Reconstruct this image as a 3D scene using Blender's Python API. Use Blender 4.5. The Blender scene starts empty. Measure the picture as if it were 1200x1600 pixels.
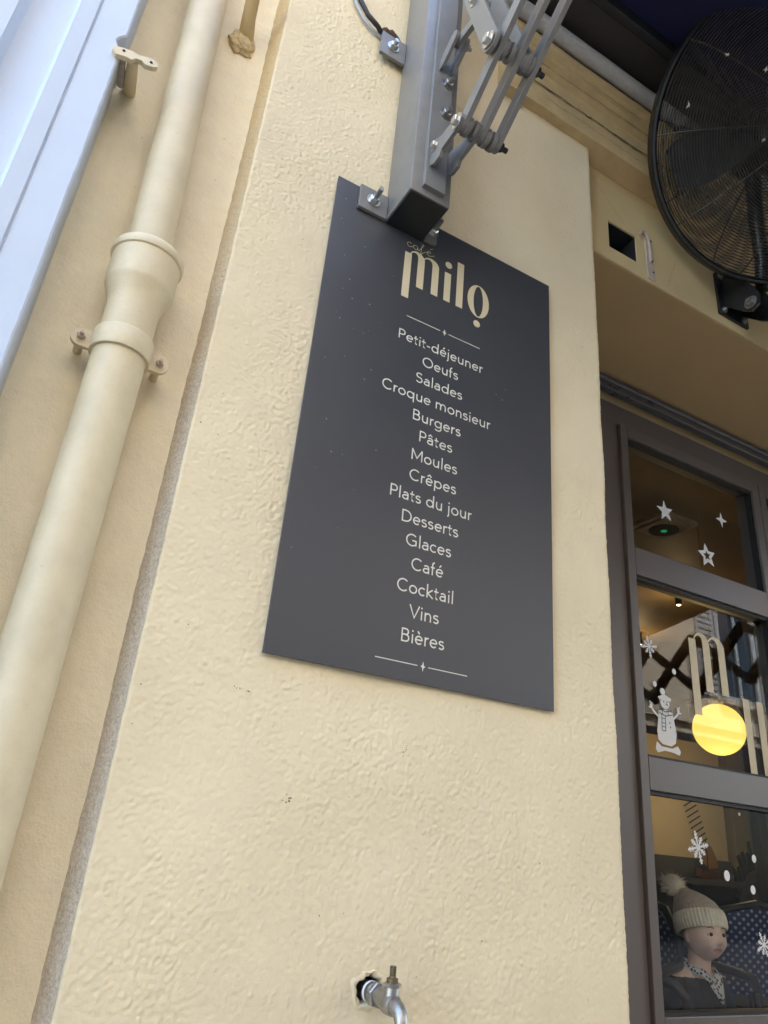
import bpy, bmesh, math, random
import numpy as np
from mathutils import Vector, Matrix
random.seed(7); rng = np.random.default_rng(7)
R = math.radians
scene = bpy.context.scene
COL = scene.collection

# ------------------------------------------------------------------ camera
cam = bpy.data.cameras.new('camera'); camo = bpy.data.objects.new('camera', cam); COL.objects.link(camo)
cam.sensor_fit = 'VERTICAL'; cam.sensor_height = 36.0; cam.lens = 36.0 * 1110.21 / 1600.0
cam.clip_start = 0.02; cam.clip_end = 500
rx_ = Vector((0.86757141, -0.48963301, 0.08705953)); dn_ = Vector((0.27391547, 0.32435914, -0.9054068)); fw_ = Vector((0.4150785, 0.809352, 0.41552277))
camo.matrix_world = Matrix(((rx_.x, -dn_.x, -fw_.x, 0.0), (rx_.y, -dn_.y, -fw_.y, -1.1), (rx_.z, -dn_.z, -fw_.z, 1.0), (0, 0, 0, 1)))
scene.camera = camo
# ------------------------------------------------------------------ sky, sun, exposure
SUN_EL, SUN_AZ = R(51), R(-20)          # the sun stands behind the cafe: the street side is in open shade
W = bpy.data.worlds.new('World'); scene.world = W; W.use_nodes = True
nt = W.node_tree; bg = nt.nodes['Background']
sky = nt.nodes.new('ShaderNodeTexSky'); sky.sky_type = 'NISHITA'; sky.sun_disc = False
sky.sun_elevation = SUN_EL; sky.sun_rotation = SUN_AZ; sky.air_density = 1.0; sky.dust_density = 1.0; sky.ozone_density = 1.0
nt.links.new(sky.outputs[0], bg.inputs[0]); bg.inputs[1].default_value = 0.15
sl = bpy.data.lights.new('sun', 'SUN'); sl.energy = 2.3; sl.angle = R(0.53); sl.color = (1.0, 0.93, 0.82)
so = bpy.data.objects.new('sun', sl); COL.objects.link(so)
sd = Vector((math.sin(SUN_AZ) * math.cos(SUN_EL), math.cos(SUN_AZ) * math.cos(SUN_EL), math.sin(SUN_EL)))
so.rotation_euler = sd.to_track_quat('Z', 'Y').to_euler(); so.location = (0, 20, 20)
vs = scene.view_settings; vs.view_transform = 'Standard'; vs.look = 'None'; vs.exposure = 3.50; vs.gamma = 1.0; vs.use_curve_mapping = False
scene.cycles.use_denoising = True; scene.cycles.max_bounces = 10; scene.cycles.diffuse_bounces = 6; scene.cycles.glossy_bounces = 5
scene.cycles.transparent_max_bounces = 16; scene.cycles.caustics_reflective = False; scene.cycles.caustics_refractive = False
scene.cycles.sample_clamp_indirect = 6

# ------------------------------------------------------------------ materials
def mat(name, col, rough=0.6, metal=0.0, spec=0.5, var=0.0, vscale=6.0, bump=None, coat=0.0, emit=None, speck=0.0):
    """principled material; var = colour variation by noise, bump = list of (scale, strength, distance, detail)"""
    m = bpy.data.materials.new(name); m.use_nodes = True; t = m.node_tree; p = t.nodes['Principled BSDF']
    p.inputs['Base Color'].default_value = (*col, 1); p.inputs['Roughness'].default_value = rough
    p.inputs['Metallic'].default_value = metal; p.inputs['Specular IOR Level'].default_value = spec
    p.inputs['Coat Weight'].default_value = coat
    tc = t.nodes.new('ShaderNodeTexCoord')
    geo = t.nodes.new('ShaderNodeNewGeometry')
    if var:
        n = t.nodes.new('ShaderNodeTexNoise'); n.inputs['Scale'].default_value = vscale; n.inputs['Detail'].default_value = 6; n.inputs['Roughness'].default_value = 0.65
        t.links.new(geo.outputs['Position'], n.inputs['Vector'])
        r = t.nodes.new('ShaderNodeValToRGB'); r.color_ramp.elements[0].position = 0.3; r.color_ramp.elements[1].position = 0.7
        r.color_ramp.elements[0].color = (*[c * (1 - var) for c in col], 1); r.color_ramp.elements[1].color = (*[min(1, c * (1 + var * 0.6)) for c in col], 1)
        t.links.new(n.outputs['Fac'], r.inputs['Fac']); t.links.new(r.outputs['Color'], p.inputs['Base Color'])
        rr = t.nodes.new('ShaderNodeMapRange'); rr.inputs['To Min'].default_value = max(0.02, rough - 0.08); rr.inputs['To Max'].default_value = min(1, rough + 0.08)
        t.links.new(n.outputs['Fac'], rr.inputs['Value']); t.links.new(rr.outputs[0], p.inputs['Roughness'])
    if speck:
        n = t.nodes.new('ShaderNodeTexNoise'); n.inputs['Scale'].default_value = 70; n.inputs['Detail'].default_value = 4; n.inputs['Roughness'].default_value = 0.7
        t.links.new(geo.outputs['Position'], n.inputs['Vector'])
        q = t.nodes.new('ShaderNodeMapRange'); q.inputs['From Min'].default_value = 0.69; q.inputs['From Max'].default_value = 0.76; q.inputs['To Max'].default_value = speck
        t.links.new(n.outputs['Fac'], q.inputs['Value'])
        x = t.nodes.new('ShaderNodeMix'); x.data_type = 'RGBA'; x.inputs['B'].default_value = (0.10, 0.07, 0.045, 1); x.inputs['A'].default_value = (*col, 1)
        t.links.new(q.outputs[0], x.inputs['Factor'])
        if var: t.links.new(r.outputs['Color'], x.inputs['A'])
        t.links.new(x.outputs['Result'], p.inputs['Base Color'])
    prev = None
    for (sc, st, di, de) in (bump or []):
        n = t.nodes.new('ShaderNodeTexNoise'); n.inputs['Scale'].default_value = sc; n.inputs['Detail'].default_value = de; n.inputs['Roughness'].default_value = 0.62
        t.links.new(geo.outputs['Position'], n.inputs['Vector'])
        b = t.nodes.new('ShaderNodeBump'); b.inputs['Strength'].default_value = st; b.inputs['Distance'].default_value = di
        t.links.new(n.outputs['Fac'], b.inputs['Height'])
        if prev: t.links.new(prev.outputs[0], b.inputs['Normal'])
        prev = b
    if prev: t.links.new(prev.outputs[0], p.inputs['Normal'])
    if emit:
        p.inputs['Emission Color'].default_value = (*emit[0], 1); p.inputs['Emission Strength'].default_value = emit[1]
    return m
YEL = (0.715, 0.595, 0.385)
M = {}
M['stucco'] = mat('rough_stucco', YEL, 0.85, spec=0.25, var=0.10, vscale=2.2, bump=[(30, 0.15, 0.004, 3), (150, 0.22, 0.0020, 4), (330, 0.25, 0.0012, 2)], speck=0.3)
_t = M['stucco'].node_tree; _g = _t.nodes.new('ShaderNodeNewGeometry'); _n = _t.nodes.new('ShaderNodeTexNoise'); _n.inputs['Scale'].default_value = 3.2; _n.inputs['Detail'].default_value = 5
_t.links.new(_g.outputs['Position'], _n.inputs['Vector'])          # trowelled patches: the relief comes and goes
for _b in [q for q in _t.nodes if q.type == 'BUMP'][1:]:
    _m = _t.nodes.new('ShaderNodeMapRange'); _m.inputs['From Min'].default_value = 0.36; _m.inputs['From Max'].default_value = 0.62; _s = _b.inputs['Strength'].default_value
    _m.inputs['To Min'].default_value = _s * 0.45; _m.inputs['To Max'].default_value = _s * 1.2
    _t.links.new(_n.outputs['Fac'], _m.inputs['Value']); _t.links.new(_m.outputs[0], _b.inputs['Strength'])
M['plaster'] = mat('painted_plaster', (0.81, 0.71, 0.49), 0.75, spec=0.3, var=0.08, vscale=9, bump=[(14, 0.5, 0.008, 3), (60, 0.45, 0.004, 4), (240, 0.4, 0.0015, 2)], speck=0.6)
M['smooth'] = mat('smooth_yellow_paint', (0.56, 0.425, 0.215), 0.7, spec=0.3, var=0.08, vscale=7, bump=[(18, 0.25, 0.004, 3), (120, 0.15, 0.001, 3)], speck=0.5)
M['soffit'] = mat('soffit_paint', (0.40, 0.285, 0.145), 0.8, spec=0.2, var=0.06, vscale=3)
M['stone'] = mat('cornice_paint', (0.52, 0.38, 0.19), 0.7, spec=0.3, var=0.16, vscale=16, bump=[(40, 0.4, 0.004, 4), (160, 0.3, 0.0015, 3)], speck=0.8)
M['lump'] = mat('lumpy_painted_mortar', (0.60, 0.47, 0.26), 0.8, var=0.2, vscale=40, bump=[(45, 0.8, 0.010, 4), (140, 0.6, 0.004, 3)], speck=0.7)
M['lead'] = mat('grey_moulding', (0.42, 0.41, 0.39), 0.65, spec=0.3, var=0.14, vscale=40, bump=[(110, 0.6, 0.004, 3)], speck=0.6)
M['white'] = mat('white_paint', (0.52, 0.575, 0.655), 0.6, spec=0.35, var=0.03, vscale=8, bump=[(22, 0.3, 0.004, 4), (90, 0.25, 0.0015, 3)], speck=0.3)
M['pipe'] = mat('pipe_paint', (0.63, 0.53, 0.345), 0.5, spec=0.4, var=0.11, vscale=11, bump=[(18, 0.3, 0.004, 4), (60, 0.3, 0.0025, 4), (330, 0.35, 0.0009, 2)], speck=0.6)
M['sign'] = mat('sign_panel', (0.050, 0.050, 0.054), 0.42, spec=0.5, var=0.06, vscale=6)
M['signedge'] = mat('sign_edge', (0.35, 0.37, 0.40), 0.35, metal=0.7)
M['print'] = mat('cream_print', (0.66, 0.63, 0.53), 0.55)
M['gold'] = mat('beige_print', (0.62, 0.52, 0.33), 0.5)
M['greysteel'] = mat('grey_powder_coat', (0.185, 0.174, 0.155), 0.40, metal=0.0, spec=0.5, var=0.13, vscale=26, bump=[(500, 0.1, 0.0004, 2)])
M['capblack'] = mat('black_plastic', (0.012, 0.012, 0.012), 0.5)
M['zinc'] = mat('zinc_plated', (0.55, 0.55, 0.52), 0.32, metal=1.0, var=0.12, vscale=60)
M['oldzinc'] = mat('dull_zinc', (0.34, 0.32, 0.29), 0.42, metal=1.0, var=0.3, vscale=70)
M['chrome'] = mat('worn_chrome', (0.36, 0.345, 0.32), 0.46, metal=1.0, var=0.25, vscale=50, bump=[(120, 0.2, 0.001, 3)])
M['brass'] = mat('dull_brass', (0.17, 0.125, 0.07), 0.5, metal=0.9, var=0.35, vscale=120)
M['ptfe'] = mat('white_tape', (0.75, 0.75, 0.76), 0.6)
M['rubber'] = mat('black_rubber', (0.015, 0.014, 0.013), 0.6)
M['foam'] = mat('brown_foam', (0.10, 0.06, 0.03), 0.95, var=0.6, vscale=90, bump=[(150, 1.0, 0.006, 4)])
M['frame'] = mat('taupe_aluminium', (0.118, 0.098, 0.088), 0.38, spec=0.5, var=0.04, vscale=5)
M['gasket'] = mat('black_gasket', (0.008, 0.008, 0.008), 0.6)
M['rail'] = mat('grey_rail', (0.10, 0.095, 0.10), 0.3, metal=0.3, var=0.1)
M['fanblack'] = mat('fan_black', (0.012, 0.012, 0.012), 0.35, var=0.3, vscale=40)
M['wire'] = mat('fan_wire', (0.050, 0.042, 0.034), 0.5, metal=0.2, var=0.5, vscale=60)
M['blade'] = mat('fan_blade', (0.022, 0.021, 0.020), 0.38, var=0.35, vscale=25)
M['fluff'] = mat('grey_fluff', (0.55, 0.52, 0.46), 0.95)
M['fabric'] = mat('navy_canvas', (0.005, 0.006, 0.040), 0.85, var=0.15, vscale=3)
M['cassette'] = mat('dark_brown_metal', (0.030, 0.024, 0.020), 0.5, var=0.1)
M['dark'] = mat('dark_void', (0.004, 0.004, 0.004), 0.9)
M['crack'] = mat('crack_dark', (0.10, 0.07, 0.04), 0.95, var=0.5, vscale=80)
M['mortar'] = mat('grey_mortar', (0.42, 0.38, 0.33), 0.9, var=0.25, vscale=60, bump=[(70, 0.9, 0.006, 4)])
M['frost'] = mat('white_sticker', (0.78, 0.78, 0.76), 0.7)
M['patch'] = mat('pinkish_patch', (0.46, 0.36, 0.28), 0.8, var=0.12, vscale=40)
M['road'] = mat('paving', (0.33, 0.295, 0.25), 0.85, var=0.2, vscale=3, bump=[(60, 0.4, 0.004, 4)])
M['cream'] = mat('cream_facade', (0.66, 0.57, 0.45), 0.85, var=0.06, vscale=1.5, bump=[(40, 0.2, 0.004, 3)])
M['shutter'] = mat('grey_shutter', (0.42, 0.44, 0.46), 0.6)
M['glassdark'] = mat('window_dark', (0.02, 0.025, 0.03), 0.08)
M['tiles'] = mat('roof_tile', (0.30, 0.13, 0.07), 0.85, var=0.25, vscale=4)
M['intwall'] = mat('ochre_wall', (0.42, 0.25, 0.075), 0.8, var=0.12, vscale=2.5)
M['intbeige'] = mat('beige_wall', (0.50, 0.40, 0.25), 0.8, var=0.05)
M['intceil'] = mat('warm_ceiling', (0.30, 0.21, 0.11), 0.6, var=0.18, vscale=2.2)
M['intgrey'] = mat('slate_panel', (0.06, 0.062, 0.07), 0.6, var=0.1)
M['intfloor'] = mat('brown_floor', (0.13, 0.085, 0.055), 0.5, var=0.2)
M['cabinet'] = mat('tan_lacquer', (0.52, 0.37, 0.17), 0.6, var=0.12, vscale=5)
M['slate'] = mat('grey_board', (0.15, 0.155, 0.165), 0.6, var=0.08)
M['black'] = mat('black_lacquer', (0.012, 0.011, 0.012), 0.35)
M['skin'] = mat('skin', (0.84, 0.60, 0.49), 0.5, spec=0.35, var=0.06, vscale=30)
M['lip'] = mat('lips', (0.50, 0.24, 0.20), 0.4)
M['eye'] = mat('eye_white', (0.6, 0.56, 0.5), 0.2)
M['iris'] = mat('iris', (0.05, 0.03, 0.02), 0.15)
M['brow'] = mat('brow_hair', (0.22, 0.13, 0.07), 0.8)
M['jacket'] = mat('dark_jacket', (0.018, 0.020, 0.025), 0.85, bump=[(60, 0.3, 0.004, 3)])
M['wool'] = mat('beige_wool', (0.86, 0.78, 0.63), 0.95, var=0.15, vscale=60, bump=[(260, 0.6, 0.003, 2)])
M['taupewool'] = mat('taupe_wool', (0.55, 0.46, 0.37), 0.95, var=0.15, vscale=60, bump=[(220, 0.7, 0.003, 2)])
M['fur'] = mat('cream_fur', (0.86, 0.81, 0.69), 0.95)
M['red'] = mat('dark_red', (0.10, 0.025, 0.015), 0.5)
M['sail'] = mat('brown_sail', (0.20, 0.10, 0.035), 0.8)
M['paper'] = mat('pale_paper', (0.62, 0.52, 0.38), 0.8)
M['silver'] = mat('silver_ball', (0.5, 0.5, 0.5), 0.15, metal=1.0)
M['ash'] = mat('ash_grey', (0.11, 0.105, 0.10), 0.85, var=0.2, vscale=20)
M['brownoval'] = mat('brown_oval', (0.06, 0.03, 0.02), 0.4)
M['lamp'] = mat('lamp_glass', (0.5, 0.38, 0.10), 0.5, emit=((1.0, 0.70, 0.13), 0.112))
M['green'] = mat('green_led', (0.02, 0.3, 0.1), 0.4, emit=((0.05, 1.0, 0.35), 0.02))
M['spot'] = mat('spot_lamp', (0.8, 0.7, 0.5), 0.4, emit=((1.0, 0.80, 0.5), 1.2))

def glass(name):
    m = bpy.data.materials.new(name); m.use_nodes = True; t = m.node_tree; t.nodes.remove(t.nodes['Principled BSDF'])
    lw = t.nodes.new('ShaderNodeLayerWeight'); lw.inputs['Blend'].default_value = 0.5
    pw = t.nodes.new('ShaderNodeMath'); pw.operation = 'POWER'; pw.inputs[1].default_value = 5
    ma = t.nodes.new('ShaderNodeMath'); ma.operation = 'MULTIPLY_ADD'; ma.inputs[1].default_value = 0.9; ma.inputs[2].default_value = 0.019
    tr = t.nodes.new('ShaderNodeBsdfTransparent'); tr.inputs[0].default_value = (0.93, 0.94, 0.93, 1)
    gl = t.nodes.new('ShaderNodeBsdfGlossy'); gl.inputs['Roughness'].default_value = 0.004
    mx = t.nodes.new('ShaderNodeMixShader')
    t.links.new(lw.outputs['Facing'], pw.inputs[0]); t.links.new(pw.outputs[0], ma.inputs[0]); t.links.new(ma.outputs[0], mx.inputs[0])
    t.links.new(tr.outputs[0], mx.inputs[1]); t.links.new(gl.outputs[0], mx.inputs[2]); t.links.new(mx.outputs[0], t.nodes['Material Output'].inputs[0])
    return m
M['glass'] = glass('door_glass')

def reveal_mat():
    """bare grey cement on the return of the pillar, old yellow paint left on its upper stretch"""
    m = mat('bare_cement_return', (0.33, 0.315, 0.29), 0.95, spec=0.1, bump=[(90, 0.9, 0.005, 3), (260, 0.6, 0.002, 2)])
    t = m.node_tree; p = t.nodes['Principled BSDF']; g = t.nodes.new('ShaderNodeNewGeometry'); s = t.nodes.new('ShaderNodeSeparateXYZ'); t.links.new(g.outputs['Position'], s.inputs[0])
    n = t.nodes.new('ShaderNodeTexNoise'); n.inputs['Scale'].default_value = 7; n.inputs['Detail'].default_value = 8; t.links.new(g.outputs['Position'], n.inputs['Vector'])
    a = t.nodes.new('ShaderNodeMath'); a.operation = 'MULTIPLY_ADD'; a.inputs[1].default_value = 0.5; t.links.new(n.outputs['Fac'], a.inputs[0]); t.links.new(s.outputs['Z'], a.inputs[2])
    r = t.nodes.new('ShaderNodeMapRange'); r.inputs['From Min'].default_value = 1.75; r.inputs['From Max'].default_value = 2.75; t.links.new(a.outputs[0], r.inputs['Value'])
    n2 = t.nodes.new('ShaderNodeTexNoise'); n2.inputs['Scale'].default_value = 160; n2.inputs['Detail'].default_value = 3; t.links.new(g.outputs['Position'], n2.inputs['Vector'])
    c2 = t.nodes.new('ShaderNodeValToRGB'); c2.color_ramp.elements[0].position = 0.3; c2.color_ramp.elements[1].position = 0.7
    c2.color_ramp.elements[0].color = (0.44, 0.38, 0.29, 1); c2.color_ramp.elements[1].color = (0.60, 0.52, 0.40, 1); t.links.new(n2.outputs['Fac'], c2.inputs[0])
    x = t.nodes.new('ShaderNodeMix'); x.data_type = 'RGBA'; t.links.new(r.outputs[0], x.inputs['Factor']); t.links.new(c2.outputs[0], x.inputs['A']); x.inputs['B'].default_value = (0.60, 0.45, 0.24, 1)
    t.links.new(x.outputs['Result'], p.inputs['Base Color']); return m
M['return'] = reveal_mat()

def dotted():
    m = mat('blue_dotted_weave', (0.012, 0.02, 0.075), 0.5); t = m.node_tree; p = t.nodes['Principled BSDF']
    tc = t.nodes.new('ShaderNodeTexCoord'); mp = t.nodes.new('ShaderNodeMapping'); mp.inputs['Scale'].default_value = (44, 44, 44); mp.inputs['Rotation'].default_value = (0, R(45), 0)
    t.links.new(tc.outputs['Object'], mp.inputs[0]); sx = t.nodes.new('ShaderNodeSeparateXYZ'); t.links.new(mp.outputs[0], sx.inputs[0])
    outs = []
    for ax in ('X', 'Z'):
        f = t.nodes.new('ShaderNodeMath'); f.operation = 'FRACT'; t.links.new(sx.outputs[ax], f.inputs[0])
        s = t.nodes.new('ShaderNodeMath'); s.operation = 'SUBTRACT'; s.inputs[1].default_value = 0.5; t.links.new(f.outputs[0], s.inputs[0])
        k = t.nodes.new('ShaderNodeMath'); k.operation = 'POWER'; k.inputs[1].default_value = 2; t.links.new(s.outputs[0], k.inputs[0]); outs.append(k)
    ad = t.nodes.new('ShaderNodeMath'); ad.operation = 'ADD'; t.links.new(outs[0].outputs[0], ad.inputs[0]); t.links.new(outs[1].outputs[0], ad.inputs[1])
    lt = t.nodes.new('ShaderNodeMath'); lt.operation = 'LESS_THAN'; lt.inputs[1].default_value = 0.062; t.links.new(ad.outputs[0], lt.inputs[0])
    x = t.nodes.new('ShaderNodeMix'); x.data_type = 'RGBA'; t.links.new(lt.outputs[0], x.inputs['Factor']); x.inputs['A'].default_value = (0.010, 0.017, 0.085, 1); x.inputs['B'].default_value = (0.30, 0.31, 0.33, 1)
    t.links.new(x.outputs['Result'], p.inputs['Base Color']); return m
M['dotted'] = dotted()

def bandana():
    m = mat('bandana_print', (0.5, 0.5, 0.5), 0.8); t = m.node_tree; p = t.nodes['Principled BSDF']; g = t.nodes.new('ShaderNodeNewGeometry')
    v = t.nodes.new('ShaderNodeTexVoronoi'); v.inputs['Scale'].default_value = 95; t.links.new(g.outputs['Position'], v.inputs['Vector'])
    r = t.nodes.new('ShaderNodeValToRGB'); r.color_ramp.interpolation = 'CONSTANT'; r.color_ramp.elements[0].color = (0.03, 0.03, 0.035, 1); r.color_ramp.elements[1].position = 0.42; r.color_ramp.elements[1].color = (0.62, 0.62, 0.60, 1)
    t.links.new(v.outputs['Distance'], r.inputs[0]); t.links.new(r.outputs[0], p.inputs['Base Color']); return m
M['bandana'] = bandana()

# ------------------------------------------------------------------ mesh helpers
WLOC = {}
def wloc(o): return WLOC.get(o.name, Vector((0, 0, 0))) if o else Vector((0, 0, 0))
class MB:
    def __init__(s): s.v = []; s.f = []; s.mi = []; s.xf = None; s.m = 0
    def p(s, c):
        c = Vector(c)
        s.v.append(s.xf @ c if s.xf else c); return len(s.v) - 1
    def face(s, *i): s.f.append(tuple(i)); s.mi.append(s.m)
    def box(s, a, b, bev=0.0):
        x0, y0, z0 = [min(p, q) for p, q in zip(a, b)]; x1, y1, z1 = [max(p, q) for p, q in zip(a, b)]
        if bev <= 0:
            i = [s.p(c) for c in ((x0, y0, z0), (x1, y0, z0), (x1, y1, z0), (x0, y1, z0), (x0, y0, z1), (x1, y0, z1), (x1, y1, z1), (x0, y1, z1))]
            for q in ((0, 3, 2, 1), (4, 5, 6, 7), (0, 1, 5, 4), (1, 2, 6, 5), (2, 3, 7, 6), (3, 0, 4, 7)): s.face(*[i[k] for k in q])
        else:
            bm = bmesh.new(); bmesh.ops.create_cube(bm, size=1.0)
            for v in bm.verts: v.co = Vector(((x0 + x1) / 2 + v.co.x * (x1 - x0), (y0 + y1) / 2 + v.co.y * (y1 - y0), (z0 + z1) / 2 + v.co.z * (z1 - z0)))
            bmesh.ops.bevel(bm, geom=bm.edges[:], offset=bev, segments=2, profile=0.5, affect='EDGES', clamp_overlap=True)
            s.bm(bm)
        return s
    def bm(s, bm):
        bm.verts.index_update(); base = [s.p(v.co) for v in bm.verts]
        for f in bm.faces: s.face(*[base[v.index] for v in f.verts])
        bm.free()
    def ring(s, c, u, v, r, n, ru=None):
        return [s.p(c + u * (math.cos(2 * math.pi * k / n) * r) + v * (math.sin(2 * math.pi * k / n) * (ru or r))) for k in range(n)]
    def tube(s, pts, r, n=12, closed=False, cap=True):
        pts = [Vector(p) for p in pts]; rr = r if isinstance(r, (list, tuple)) else [r] * len(pts)
        rings = []; up = None; N = len(pts)
        for i, p in enumerate(pts):
            if closed: d = pts[(i + 1) % N] - pts[i - 1]
            else: d = pts[min(i + 1, N - 1)] - pts[max(i - 1, 0)]
            d.normalize()
            if up is None:
                up = d.orthogonal().normalized()
            up = (up - d * up.dot(d)).normalized(); w = d.cross(up)
            rings.append(s.ring(p, up, w, rr[i], n))
        for i in range(N if closed else N - 1):
            a, b = rings[i], rings[(i + 1) % N]
            for k in range(n): s.face(a[k], a[(k + 1) % n], b[(k + 1) % n], b[k])
        if cap and not closed: s.face(*rings[0][::-1]); s.face(*rings[-1])
        return s
    def cyl(s, a, b, r, n=16, r2=None): return s.tube([a, b], [r, r if r2 is None else r2], n)
    def lathe(s, o, ax, prof, n=32, cap=True):
        """prof = [(distance along ax, radius)]"""
        o = Vector(o); ax = Vector(ax).normalized(); u = ax.orthogonal().normalized(); w = ax.cross(u)
        rs = [s.ring(o + ax * h, u, w, max(r, 1e-5), n) for h, r in prof]
        for a, b in zip(rs, rs[1:]):
            for k in range(n): s.face(a[k], a[(k + 1) % n], b[(k + 1) % n], b[k])
        if cap: s.face(*rs[0][::-1]); s.face(*rs[-1])
        return s
    def prism(s, poly, d):
        """polygon of 3D points extruded by the vector d"""
        d = Vector(d); a = [s.p(p) for p in poly]; b = [s.p(Vector(p) + d) for p in poly]; n = len(a)
        s.face(*a[::-1]); s.face(*b)
        for k in range(n): s.face(a[k], a[(k + 1) % n], b[(k + 1) % n], b[k])
        return s
    def sphere(s, c, r, n=16, m=10, sc=(1, 1, 1)):
        c = Vector(c); top = s.p(c + Vector((0, 0, r * sc[2]))); rs = []
        for j in range(1, m):
            t = math.pi * j / m
            rs.append([s.p(c + Vector((math.sin(t) * math.cos(2 * math.pi * k / n) * r * sc[0], math.sin(t) * math.sin(2 * math.pi * k / n) * r * sc[1], math.cos(t) * r * sc[2]))) for k in range(n)])
        bot = s.p(c - Vector((0, 0, r * sc[2])))
        for k in range(n):
            s.face(top, rs[0][k], rs[0][(k + 1) % n]); s.face(bot, rs[-1][(k + 1) % n], rs[-1][k])
        for a, b in zip(rs, rs[1:]):
            for k in range(n): s.face(a[k], b[k], b[(k + 1) % n], a[(k + 1) % n])
        return s
    def hexbolt(s, c, ax, r, h, n=6):
        c = Vector(c); ax = Vector(ax).normalized()
        s.lathe(c, ax, [(0, r), (h * 0.8, r), (h, r * 0.86)], 6); return s
    def build(s, name, material, parent=None, smooth=False, angle=40):
        me = bpy.data.meshes.new(name); off = wloc(parent)
        me.from_pydata([tuple(v - off) for v in s.v], [], s.f)
        for m in (material if isinstance(material, (list, tuple)) else [material]): me.materials.append(M[m])
        if any(s.mi): me.polygons.foreach_set('material_index', s.mi)
        bm = bmesh.new(); bm.from_mesh(me); bmesh.ops.recalc_face_normals(bm, faces=bm.faces); bm.to_mesh(me); bm.free()
        if smooth: me.shade_smooth(); me.set_sharp_from_angle(angle=R(angle))
        o = bpy.data.objects.new(name, me); COL.objects.link(o)
        if parent: o.parent = parent
        WLOC[o.name] = off
        return o
def thing(name, loc, label, cat, group=None):
    o = bpy.data.objects.new(name, None); COL.objects.link(o); o.location = loc; o.empty_display_size = 0.1
    WLOC[o.name] = Vector(loc); return tag(o, label, cat, group)
def tag(o, label=None, cat=None, group=None, kind=None):
    if label: o['label'] = label
    if cat: o['category'] = cat
    if group: o['group'] = group
    if kind: o['kind'] = kind
    return o
def noise1(t, seed=0, f=1.0):
    return sum(math.sin(t * f * k * 1.7 + seed * 3.1 + k * k) / k for k in (1, 2, 3, 5, 8)) / 2.2

# ================================================================== SETTING
g = MB(); g.box((-40, -40, -0.2), (40, 40, 0.0)); tag(g.build('street', 'road'), kind='structure')

XL, XR = 0.178, 1.152
cafe = thing('cafe_building', (0.6, 0.25, 0), 'pale yellow stucco cafe building with glazed door and moulded cornice', 'building')
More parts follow.
